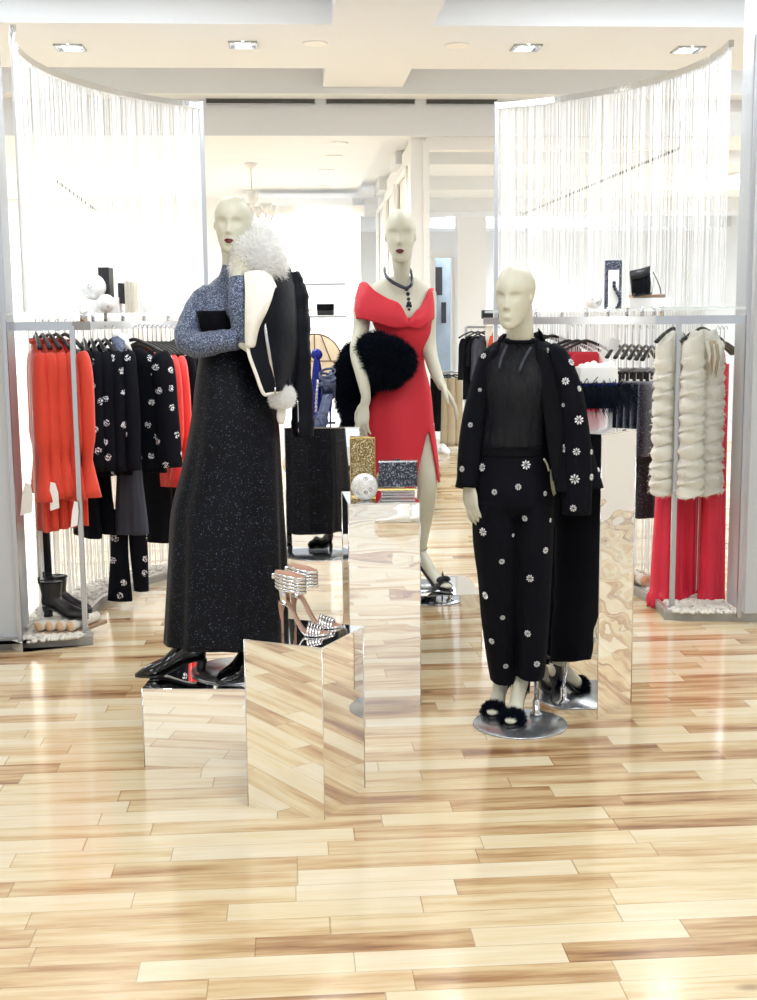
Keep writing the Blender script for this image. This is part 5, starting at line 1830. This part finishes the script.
p, q = at(606, 560, 7.38), at(592, 566, 7.2)
f, t = sandal_basic('black_pump', (p.x, p.y, .128), (q.x - .06, q.y, .128), .09, 'black high heel half hidden behind the tall mirrored pedestal', 'shoe', None, ('shoe_black',) * 3)
hc = []
for k in range(11):
    a = PI * .5 + PI * (k / 10 - .5) * 1.15
    hc.append([f.P(.13 - .115 * math.sin(a), math.cos(a) * .033, .004), f.P(.12 - .11 * math.sin(a), math.cos(a) * .034, .10 - .03 * abs(math.cos(a)))])
part('heel_cup', G().sheet(hc), 'shoe_black', t, solid=.003)
part('toe_strap', f.band(.68, .9, .03), 'shoe_black', t)
# ================================================================ things on the shelves and pedestals
ZT = ZS + .009


def ball(px, py, d, r, label, group, z=None, mat='ball_glitter', spot=None):
    p = at(px, py, d)
    if z is not None: p.z = z + r
    t = thing('ornament_ball', label, 'ball', (p.x, p.y, p.z - r), 0, group)
    g = G().ell((0, 0, 0), r, nu=32, nv=20)
    o = part('sphere', G().ell(p, r, nu=32, nv=20), mat, t)
    for k, (dx, dz) in enumerate(spot or ()):
        n = Vector((dx, -math.sqrt(max(.05, 1 - dx * dx - dz * dz)), dz))
        g = G()
        q = n.to_track_quat('Z', 'Y').to_matrix()
        for i in range(7):
            a = 2 * PI * i / 7
            g.ell(p + n * (r * .985) + q @ Vector((math.cos(a) * r * .13, math.sin(a) * r * .13, 0)), r * .06, nu=6, nv=4)
        g.ell(p + n * (r * .985), r * .06, nu=6, nv=4)
        part('rosette', g, 'silver', t)
    return t


def block(name, px0, px1, d, z0, z1, dep, mat, label, cat, group=None, rz=0., bev=.002):
    a, b = at(px0, 300, d), at(px1, 300, d)
    g = G().box(((a.x + b.x) / 2, d, (z0 + z1) / 2), (b.x - a.x, dep, z1 - z0), rz)
    return single(name, g, mat, label, cat, group, smooth_=False, bevel=bev)


BG = 'white ornament balls on the left shelf'
block('white_box', 74, 99, 7.08, ZT, ZT + .035, .14, 'white_paint', 'flat white box under the taller one on the left shelf', 'box')
block('white_box', 77, 98, 7.08, ZT + .036, ZT + .07, .13, 'white_paint', 'flat white box on top, under the large white ball', 'box')
ball(93, 287, 7.08, .072, 'large white ball on the white boxes of the left shelf', BG, ZT + .0705, spot=((-.05, .05),))
ball(106, 304, 6.98, .050, 'small white ball in front of the dark books on the left shelf', BG, ZT, spot=((.35, -.35),))
block('white_box', 101, 120, 7.16, ZT, ZT + .085, .10, 'white_paint', 'white block carrying the dark striped books on the left shelf', 'box')


def book(px0, px1, d, z0, h, mat, label, group):
    a, b = at(px0, 300, d), at(px1, 300, d)
    c, w = (a.x + b.x) / 2, b.x - a.x
    t = thing('book', label, 'book', (c, d, z0), 0, group)
    g = G().box((0, -.058, h / 2), (w, .004, h)).box((-w / 2 + .001, 0, h / 2), (.002, .118, h)).box((w / 2 - .001, 0, h / 2), (.002, .118, h))
    part('cover', g, mat, t, local=True, smooth_=False)
    part('pages', G().box((0, .002, h / 2), (w - .005, .108, h - .008)), 'paper', t, local=True, smooth_=False)


for i, (a, b) in enumerate(((101.5, 104.8), (105.1, 108.5), (108.8, 112.2))):
    book(a, b, 7.16, ZT + .086, .165, 'book_dark', ['dark upright book nearest the large white ball', 'middle one of the three dark upright books on the left shelf', 'dark upright book nearest the pale books'][i], 'books on the left shelf')
book(120.5, 124.5, 7.2, ZT + .05, .115, 'book_dark', 'short dark book between the dark and the cream books', 'books on the left shelf')
block('acrylic_block', 119, 126, 7.2, ZT, ZT + .05, .1, 'acrylic', 'clear block under the short dark book', 'block')
for i, (a, b) in enumerate(((127, 130), (130.3, 133), (133.3, 136))):
    book(a, b, 7.22, ZT, .178 - .004 * i, 'book_cream', ['cream book nearest the short dark book', 'middle one of the three cream books', 'cream book nearest the glass vase'][i], 'books on the left shelf')
t = at(146, 313, 7.4)
single('glass_vase', G().lathe([(.0, .0), (.035, .0), (.038, .09), (.042, .18), (.039, .18), (.034, .09), (.03, .008), (0, .006)], (t.x, t.y, ZT), 28), 'acrylic', 'clear glass vase at the far end of the left shelf', 'vase')
# right shelf
t = at(566, 308, 7.95)
g = G().lathe([(.07, 0), (.07, .03), (.062, .06), (.04, .085), (.012, .098), (.006, .115), (.014, .128), (0, .134)], (t.x, t.y, ZT), 32)
single('glass_dome', g, 'acrylic', 'clear glass dome at the far end of the right shelf', 'dome')
ball(593.5, 300, 7.62, .050, 'white ball on the right shelf beside the patterned books', None, ZT, spot=((-.3, .1), (.3, -.3)))
block('patterned_book', 604.5, 621, 7.60, ZT, ZT + .285, .03, 'dark_glitter', 'tall dark patterned book standing on the right shelf', 'book')
block('white_box', 608.5, 618, 7.52, ZT, ZT + .225, .045, 'white_paint', 'upright white box in front of the tall patterned book', 'box')
g = G()
for i in range(9):
    u = i / 8
    g.ell(at(617 + 3 * math.sin(u * 5), 308 - 25 * u, 7.48), (.011, .006, .013), nu=8, nv=5)
single('black_necklace', g, 'jewel', 'black beaded necklace hanging on the upright white box', 'necklace')
block('white_plinth', 627, 668, 7.2, ZT, ZT + .055, .16, 'white_paint', 'low white plinth under the fringed bag on the right shelf', 'plinth')
block('wood_board', 631, 663, 7.18, ZT + .056, ZT + .073, .12, 'slab_wood', 'thin wooden board between plinth and fringed bag', 'board')
t = thing('fringed_bag', 'small black fringed leather bag tilted on the right shelf', 'bag', at(640, 295, 7.12))
c = at(641, 283, 7.13)
bx = G().box((c.x, c.y, c.z + .002), (.115, .055, .145), R(18), (0, R(-8)))
part('bag_body', bx, 'shoe_black', t, smooth_=False, bevel=.012)
g = G()
for i in range(13):
    a = at(631.5 + 1.35 * i, 277 - .5 * i, 7.085)
    b = at(632.5 + 1.3 * i, 294 + rng.uniform(-1.5, 1), 7.08)
    g.tube([a, (a + b) / 2 + Vector((rng.uniform(-.004, .004), -.006, 0)), b], [(.0042, .0018)] * 3, 6, side=(1, 0, 0))
part('fringe', g, 'leather', t)
part('flap', G().sheet([[at(630, 271, 7.09), at(640, 269, 7.085), at(650, 266, 7.09)], [at(630.5, 276, 7.08), at(640, 274, 7.075), at(650, 272, 7.08)], [at(631, 280, 7.08), at(640, 278, 7.073), at(650, 275, 7.08)]]), 'shoe_black', t, solid=.006)
part('side_panel', G().sheet([[at(650, 270, 7.10), at(654, 277, 7.12)], [at(651, 283, 7.10), at(654, 284, 7.12)], [at(650.5, 293, 7.10), at(652, 292, 7.12)]]), 'white_cloth', t, solid=.004)
part('shoulder_chain', G().tube(catmull([at(653, 272, 7.12), at(657, 280, 7.11), at(660, 288, 7.10), at(661, 294, 7.10)], 14), .003, 8), 'shoe_black', t)

# silver sandals on the front pedestal
SG = 'silver sandals on the nearest pedestal'
for k, (hp, tp, lab) in enumerate((((279.5, 633.5), (329, 634.5), 'silver strappy high-heeled sandal in front on the nearest mirrored pedestal'), ((292, 625.5), (341, 627), 'silver strappy high-heeled sandal behind the other on the nearest pedestal'))):
    h, q = fl(*hp, .582), fl(*tp, .582)
    f, t = sandal_basic('silver_sandal', (h.x, h.y, .582), (q.x, q.y, .582), .105, lab, 'sandal', SG, ('silver', 'tan_lining', 'nude_sole'), .56)
    for i in range(5):
        q0 = .58 + .058 * i
        part('toe_strap', f.band(q0, q0 + .044, .034 - .003 * i, .003, 14, .004, .004), 'silver', t)
    # counter, lined in tan, and the banded ankle cuff
    hc, hl = [], []
    for i in range(15):
        a = PI * .5 + PI * (i / 14 - .5) * 1.2
        z1 = .095 - .035 * abs(math.cos(a)) ** 2
        hc.append([f.P(.15 - .13 * math.sin(a), math.cos(a) * .032, .004), f.P(.14 - .13 * math.sin(a), math.cos(a) * .033, z1 * .5), f.P(.13 - .13 * math.sin(a), math.cos(a) * .031, z1)])
        hl.append([f.P(.16 - .125 * math.sin(a), math.cos(a) * .029, .006), f.P(.15 - .125 * math.sin(a), math.cos(a) * .030, z1 * .5), f.P(.14 - .125 * math.sin(a), math.cos(a) * .028, z1 - .002)])
    part('counter', G().sheet(hc), 'silver', t, solid=.002)
    part('lining', G().sheet(hl), 'tan_lining', t, solid=.0015)
    c = f.P(.17, 0, .052) + f.u * .012
    tilt = -.22
    for i in range(5):
        z = .0115 * i
        ring = [c + f.u * (.052 * math.cos(a)) + f.n * (.036 * math.sin(a)) + Vector((0, 0, z + tilt * .052 * math.cos(a))) for a in [2 * PI * j / 40 for j in range(41)]]
        part('ankle_band', G().tube(ring, [(.0052, .0022)] * 41, 8, side=(0, 0, 1)), 'silver', t)
    inner = []
    for a in [2 * PI * j / 40 for j in range(41)]:
        b = c + f.u * (.0495 * math.cos(a)) + f.n * (.0335 * math.sin(a)) + Vector((0, 0, tilt * .052 * math.cos(a)))
        inner.append([b + Vector((0, 0, -.004)), b + Vector((0, 0, .051))])
    part('cuff_lining', G().sheet(inner), 'tan_lining', t, solid=.001)
    bk = c - f.u * .055 + Vector((0, 0, .045))
    part('buckle', G().box(bk, (.014, .02, .02), math.atan2(f.u.y, f.u.x)), 'silver', t, smooth_=False, bevel=.003)

# clutches and ball on the middle pedestal
ZM = .8725
t = thing('gold_clutch', 'upright gold glitter box clutch on the middle mirrored pedestal', 'clutch', at(363, 488, 5.32))
t.location.z = ZM; WL[t.name] = Matrix.Translation(t.location) @ Matrix.Identity(4)
part('glitter_body', G().box((0, 0, .127), (.100, .036, .241)), 'gold_glitter', t, local=True, smooth_=False, bevel=.003)
g = G().box((0, 0, .2515), (.108, .042, .007)).box((0, 0, .0035), (.108, .042, .007)).box((-.0525, 0, .127), (.004, .042, .241)).box((.0525, 0, .127), (.004, .042, .241))
part('metal_frame', g, 'gold_metal', t, local=True, smooth_=False, bevel=.001)
part('clasp', G().box((-.058, 0, .12), (.008, .016, .022)), 'shoe_black', t, local=True, smooth_=False, bevel=.002)
t = thing('glitter_clutch', 'dark silver glitter box clutch lying on a jewelled stand on the middle pedestal', 'clutch', at(398, 500, 5.25))
t.location.z = ZM + .045; WL[t.name] = Matrix.Translation(t.location)
part('glitter_body', G().box((0, 0, .057), (.164, .05, .106)), 'dark_glitter', t, local=True, smooth_=False, bevel=.004)
part('top_frame', G().box((0, 0, .112), (.166, .052, .006)), 'zip_metal', t, local=True, smooth_=False, bevel=.001)
part('clasp', G().box((0, -.005, .118), (.022, .012, .007)), 'shoe_black', t, local=True, smooth_=False, bevel=.002)
t = thing('jewelled_stand', 'clear jewelled stand under the dark glitter clutch', 'stand', at(398, 500, 5.25))
t.location.z = ZM; WL[t.name] = Matrix.Translation(t.location)
part('gold_rim', G().box((0, 0, .040), (.158, .046, .008)), 'gold_metal', t, local=True, smooth_=False, bevel=.001)
g = G()
for i in range(15):
    for j in range(3):
        g.ell((-.066 + .0094 * i, -.018 + .002 * j, .007 + .011 * j), (.0058, .005, .0055), nu=7, nv=5)
part('jewels', g, 'silver', t, local=True, smooth_=False)
part('plate', G().box((0, .006, .018), (.146, .03, .034)), 'acrylic', t, local=True, smooth_=False)
ball(364.5, 485, 5.19, .0565, 'white glitter ball in front of the gold clutch', None, ZM, spot=((-.5, -.35), (.1, -.3), (.45, -.1), (.1, .7)))
ball(390, 470, 5.345, .062, 'white ball peeking over the dark glitter clutch', None, ZM)

# feather clutch on the tall pedestal
zt = 1.1655
c = at(595, 425, 5.09)
block('acrylic_riser', 581, 611, 5.10, zt, zt + .075, .10, 'acrylic', 'clear riser under the feather clutch on the tall pedestal', 'riser', rz=R(10))
t = thing('feather_clutch', 'black clutch with long feather fringe on the tall mirrored pedestal', 'clutch', (c.x, 5.10, zt + .076))
zc = zt + .076
bb = G().box((c.x + .002, 5.10, zc + .05), (.150, .05, .096), R(8))
bme = G().box((c.x + .002, 5.10, zc + .055), (.155, .055, .085), R(8)).mesh('bag_body')
link('bag_body', bme, 'black_velvet', t, smooth_=False, bevel=.006)
ca, sa = math.cos(R(8)), math.sin(R(8))
src = G().loft([[(c.x + .002 + x * ca - y * sa, 5.10 + x * sa + y * ca, z_) for x, y in ((-.08, -.029), (.08, -.029), (.08, .029), (-.08, .029))] for z_ in (zc + .062, zc + .096)], True, False).mesh('src')
link('feathers', fur_mesh(src, 2600, .13, .0042, 1.3, 31, .35), 'black_fur', t)
part('frame_bar', G().box((c.x + .002, 5.10, zc + .107), (.165, .060, .016), R(8)), 'blue_gloss', t, smooth_=False, bevel=.003)
zb = zc + .116
t = thing('white_box', 'open white box of crumpled tissue on top of the feather clutch', 'box', (c.x, 5.10, zb))
g = G()
part('box_body', G().box((c.x + .004, 5.10, zb + .034), (.158, .07, .066), R(8)), 'white_paint', t, smooth_=False, bevel=.003)
for i in range(6):
    g.ell((c.x - .055 + .024 * i, 5.10 + .006 * (i % 2) + .14 * (-.055 + .024 * i), zb + .069), (.018, .022, .010 + .006 * (i % 3)), nu=10, nv=6)
part('tissue', g, 'paper', t)

# strappy sandal and blue ball on the rear pedestal
zr = 1.1305
h, q = at(331.5, 421, 5.98), at(314, 429, 5.84)
f, t = sandal_basic('navy_sandal', (h.x, h.y, zr), (q.x, q.y - .03, zr), .125, 'metallic navy strappy high-heeled sandal on the rear mirrored pedestal', 'sandal', None, ('denim_silver', 'shoe_black', 'blue_gloss'))
part('platform', f.sole(.022, -.002), 'denim_silver', t)
for i, (q0, q1, hh) in enumerate(((.60, .68, .05), (.71, .79, .042), (.82, .90, .034))):
    part('toe_strap', f.band(q0, q1, hh), 'denim_silver', t)
c = f.P(.2, 0, .06)
for i in range(4):
    ring = [c + f.u * (.046 * math.cos(a)) + f.n * (.036 * math.sin(a)) + Vector((0, 0, .022 * i + .018 * math.cos(a + i))) for a in [2 * PI * j / 32 for j in range(33)]]
    part('ankle_strap', G().tube(ring, [(.006, .003)] * 33, 8, side=(0, 0, 1)), 'denim_silver', t)
hc = []
for k in range(11):
    a = PI * .5 + PI * (k / 10 - .5) * 1.15
    hc.append([f.P(.15 - .13 * math.sin(a), math.cos(a) * .033, .004), f.P(.13 - .12 * math.sin(a), math.cos(a) * .036, .13 - .04 * abs(math.cos(a)))])
part('counter', G().sheet(hc), 'denim_silver', t, solid=.003)
part('chain', G().tube(catmull([at(318, 380, 5.84), at(316.5, 395, 5.83), at(316, 412, 5.83)], 20), .006, 8, ripple=lambda t_, th: .4 * math.sin(t_ * 70)), 'silver', t)
b = at(318, 424, 6.02)
t = thing('ball_stand', 'shiny blue ball on a tapering stem behind the navy sandal', 'ornament', (b.x, b.y, zr))
top = at(318.5, 354.5, 6.02)
part('stem', G().lathe([(.035, 0), (.034, .01), (.026, .05), (.024, .12), (.028, .2), (.022, .26), (.015, top.z - zr - .02), (.014, top.z - zr)], (b.x, b.y, zr), 24), 'blue_gloss', t)
part('ball', G().ell((b.x, b.y, top.z), .028, nu=24, nv=14), 'blue_gloss', t)

# ================================================================ rooms behind
# backlit shelf wall
yb = 14.2
a, b = at(246, 300, yb), at(361, 300, yb)
t = thing('shelf_unit', 'white backlit wall shelf behind the red dress mannequin', 'shelf unit', ((a.x + b.x) / 2, yb, 0))
za, zb2 = at(300, 470, yb).z, at(300, 216, yb).z
cx, wx = (a.x + b.x) / 2, b.x - a.x
part('lit_back', G().box((cx, yb + .1, (.5 + zb2) / 2), (wx, .02, zb2 - .5)), 'backlit_white', t, smooth_=False)
for py in (249, 285, 317, 352):
    z = at(300, py, yb).z
    part('shelf_board', G().box((cx, yb - .06, z), (wx, .3, .022)), 'glass_sheet' if py in (285, 317) else 'white_paint', t, smooth_=False)
    if py in (285, 317): part('shelf_edge', G().box((cx + .1, yb - .215, z), (wx * .6, .008, .024)), 'brushed_steel', t, smooth_=False)
part('base_cabinet', G().box((cx, yb - .05, .25), (wx, .36, .5)), 'white_paint', t, smooth_=False)
part('cornice', G().box((cx, yb - .1, zb2 + .04), (wx + .1, .45, .08)), 'white_paint', t, smooth_=False)
z = at(300, 317, yb).z + .012
t = thing('black_clutch', 'black fringed clutch on the backlit shelf', 'clutch', at(325.5, 316, yb - .08))
c = at(325.5, 310, yb - .08)
part('bag_body', G().box((c.x, c.y, z + .065), (.19, .06, .125)), 'shoe_black', t, smooth_=False, bevel=.012)
part('flap', G().box((c.x, c.y - .033, z + .095), (.195, .008, .07)), 'black_velvet', t, smooth_=False, bevel=.004)
p, q = at(312, 312, yb - .06), at(303, 316, yb - .1)
f, t = sandal_basic('white_pump', (p.x, p.y, z), (q.x, q.y, z), .07, 'pale high heel beside the black clutch on the backlit shelf', 'shoe', None, ('white_cloth', 'tan_lining', 'white_cloth'))
part('toe_cap', f.band(.66, .96, .035), 'white_cloth', t)
# round-backed chair
yc = 10.6
c = at(315, 361, yc)
t = thing('round_back_chair', 'beige round-backed chair with dark seams behind the navy sandal', 'chair', (c.x, yc, 0))
r0 = (c.z - at(315, 334, yc).z) * -1
rings = [[(c.x + (r0 * k) * math.cos(a), yc + dy, c.z + (r0 * k) * math.sin(a)) for a in [2 * PI * i / 48 for i in range(48)]] for k, dy in ((.3, -.03), (.9, -.028), (1., -.01), (1., .02), (.92, .035), (.3, .04))]
part('round_back', G().loft(rings), 'chair_beige', t)
g = G()
g.tube([(c.x + r0 * math.cos(a), yc - .012, c.z + r0 * math.sin(a)) for a in [2 * PI * i / 60 for i in range(61)]], .006, 6)
for sx in (-.55, 0, .55):
    g.tube(catmull([(c.x + sx * .1, yc - .034, c.z + r0 * .97), (c.x + sx * r0 * .75, yc - .034, c.z + r0 * .5), (c.x + sx * r0 * 1.1, yc - .034, c.z)], 16), .004, 6)
g.tube([(c.x - r0, yc - .034, c.z), (c.x + r0, yc - .034, c.z)], .004, 6)
part('seam_piping', g, 'seam_brown', t)
part('seat', G().box((c.x, yc - .22, .46), (.52, .5, .11)), 'chair_beige', t, smooth_=False, bevel=.03)
part('back_support', G().box((c.x, yc + .03, .85), (.10, .03, .75)), 'slab_wood', t, smooth_=False, bevel=.004)
for sx, sy in ((-1, -.42), (1, -.42), (-1, -.02), (1, -.02)):
    part('leg', G().tube([(c.x + sx * .21, yc + sy, .42), (c.x + sx * .23, yc + sy, 0)], [.018, .012], 10), 'slab_wood', t)
# chandelier
yc = 11.6
c = at(252, 212, yc)
zt_ = 3.03
t = thing('chandelier', 'small white chandelier hanging behind the head of the sequin skirt mannequin', 'chandelier', (c.x, yc, c.z - .2))
part('rod', G().tube([(c.x, yc, c.z + .1), (c.x, yc, zt_)], .006, 8), 'white_paint', t)
part('canopy', G().lathe([(.0, -.05), (.03, -.045), (.06, -.01), (.06, 0), (0, 0)], (c.x, yc, zt_), 20), 'white_paint', t)
part('stem', G().lathe([(.0, -.16), (.02, -.14), (.035, -.1), (.015, -.05), (.03, 0), (.018, .05), (.05, .1), (.07, .18), (0, .19)], (c.x, yc, c.z), 20), 'porcelain', t)
for k in range(6):
    a = 2 * PI * k / 6 + .3
    d = Vector((math.cos(a), math.sin(a), 0))
    o = Vector((c.x, yc, c.z - .08))
    pts = catmull([o, o + d * .07 + Vector((0, 0, -.06)), o + d * .15 + Vector((0, 0, -.03)), o + d * .19 + Vector((0, 0, .05))], 14)
    arm = part('arm', G().tube(pts, .009, 8), 'porcelain', t)
    part('shade', G().lathe([(.02, 0), (.06, .09), (.055, .09), (.015, .005)], pts[-1], 16), 'porcelain', arm)
# side room: clothes rail with trousers
yr = 15.6
a, b = at(430, 372, yr), at(466, 372, yr)
t = thing('clothes_rail', 'white clothes rail with trousers beside the far doorway', 'clothes rail', ((a.x + b.x) / 2, yr, 0))
part('bar', G().tube([a, b], .014, 8), 'brushed_steel', t)
for p in (a, b): part('post', G().tube([p, (p.x, p.y, 0)], .014, 8), 'brushed_steel', t)
TG = 'trousers on the far clothes rail'
for i, (px, L, w0, w1, mat, lab) in enumerate(((436, .62, .075, .085, 'black_cloth', 'black trousers on the far rail nearest the panelled wall'), (441.5, .66, .075, .085, 'black_cloth', 'black trousers on the far rail touching the beige ones'), (448, .83, .08, .10, 'beige_cloth', 'beige wide trousers on the far rail touching the black ones'), (455, .85, .085, .11, 'beige_cloth', 'beige wide trousers at the free end of the far rail'))):
    p = at(px, 378, yr - .02)
    hanger(px, 376, yr, R(20), 'hanger of the ' + lab, 'hangers on the far rail', up=.06)
    tt = thing('hanging_trousers', lab, 'trousers', p, R(15), TG)
    for sx in (-1, 1):
        rings = [[(sx * .5 * (w0 + (w1 - w0) * u) + (w0 + (w1 - w0) * u) * .55 * math.cos(a_), .035 * math.sin(a_), -u * L) for a_ in [2 * PI * k / 20 for k in range(20)]] for u in [j / 12 for j in range(13)]]
        part('trouser_leg', G().loft(rings), mat, tt, local=True)
for i, (px, py) in enumerate(((438, 452), (444, 454))):
    p = fl(px, py)
    f = Foot((p.x - .02, p.y + .12, .012), (p.x + .04, p.y - .14, .012), .01)
    tt = thing('sneaker', ['white sneaker on the floor nearest the panelled wall', 'white sneaker on the floor further from the panelled wall'][i], 'shoe', (p.x, p.y, 0), 0, 'white sneakers under the far rail')
    rings = [[f.P(q, math.cos(a_) * (f.wid(q) * 1.25 + .006), h_ * .5 + h_ * .5 * math.sin(a_)) for a_ in [2 * PI * j / 16 for j in range(16)]] for q, h_ in ((0, .07), (.1, .1), (.3, .1), (.5, .085), (.7, .06), (.9, .045), (1, .02))]
    part('upper', G().loft(rings), 'rubber_white', tt)
    part('sole', f.sole(.022, -.012), 'rubber_white', tt)
# black garment on a far stand
p = at(436, 330, 17.0)
# second rack and its garments
yr = 15.0
a, b = at(467, 327, yr), at(500, 327, yr)
t = thing('garment_rack', 'white framed garment rack at the far end behind the suited mannequin', 'garment rack', ((a.x + b.x) / 2, yr, 0))
part('bar', G().tube([a, b], .014, 8), 'brushed_steel', t)
for px in (466, 489): q = at(px, 327, yr); part('upright', G().box((q.x, yr, q.z / 2), (.09 if px == 489 else .03, .05, q.z)), 'white_paint' if px == 489 else 'brushed_steel', t, smooth_=False)
part('top_shelf', G().box(((a.x + b.x) / 2 + .12, yr, a.z + .05), (b.x - a.x - .2, .3, .09)), 'white_paint', t, smooth_=False)
for i, (px, L, mat, lab) in enumerate(((471.5, .75, 'black_cloth', 'black top at the outer end of the far garment rack'), (478, .5, 'black_velvet', 'short dark top in the middle of the far garment rack'), (484, .78, 'grey_velvet', 'grey garment on the far garment rack beside the white upright'))):
    hanger(px, 333, yr, R(35), 'hanger of the ' + lab, 'hangers on the far garment rack', up=.06)
    garment('hanging_blouse', lab, 'blouse', None, px, 335, yr, R(35), mat, L, .13, .13, .04, 200 + i, sleeve=dict(L=L * .6, r0=.045, r1=.04))
c = at(495, 347, yr - .1)
t = thing('orange_bag', 'orange bag hanging on the far garment rack', 'bag', (c.x, c.y, c.z - .15))
part('bag_body', G().tube([(c.x, c.y, c.z - .17), (c.x, c.y, c.z), (c.x, c.y, c.z + .13)], [(.10, .04), (.09, .045), (.06, .03)], 16, side=(1, 0, 0)), 'orange_cloth', t)
part('handle', G().tube([(c.x - .04, c.y, c.z + .12), (c.x, c.y, c.z + .24), (c.x + .04, c.y, c.z + .12)], .006, 8), 'orange_cloth', t)
z = a.z + .096
c = at(488, 313, yr)
single('black_box', G().box((c.x, yr, z + .05), (.15, .14, .10)), 'shoe_black', 'small black box on top of the far garment rack', 'box', smooth_=False, bevel=.005)
c = at(496, 309, yr)
single('grey_hat', G().lathe([(.11, 0), (.11, .008), (.075, .012), (.07, .08), (.04, .12), (0, .125)], (c.x + .02, yr, z), 24), 'grey_velvet', 'grey hat beside the black box on the far garment rack', 'hat')

# white high-top sneakers on the floor by the camera, seen mirrored in the middle pedestal
for i, (x, y) in enumerate(((1.02, .50), (1.20, .42))):
    f = Foot((x + .14, y + .02, .012), (x - .14, y, .012), .01)
    tt = thing('sneaker', ['white high-top sneaker mirrored in the middle pedestal, left one of the reflected pair', 'white high-top sneaker mirrored in the middle pedestal, right one of the reflected pair'][i], 'shoe', (x, y, 0), 0, 'white high-top sneakers')
    rings = [[f.P(q, math.cos(a_) * (f.wid(q) * 1.25 + .008), h_ * .5 + h_ * .5 * math.sin(a_)) for a_ in [2 * PI * j / 20 for j in range(20)]] for q, h_ in ((0, .11), (.05, .14), (.2, .145), (.33, .14), (.45, .10), (.65, .07), (.85, .055), (.95, .045), (1, .02))]
    part('upper', G().loft(rings), 'rubber_white', tt)
    part('sole', f.sole(.025, -.012), 'porcelain', tt)
    part('laces', f.band(.42, .52, .10, .004).add(*(lambda q: (q.v, q.f))(f.band(.55, .62, .085, .004))), 'paper', tt)
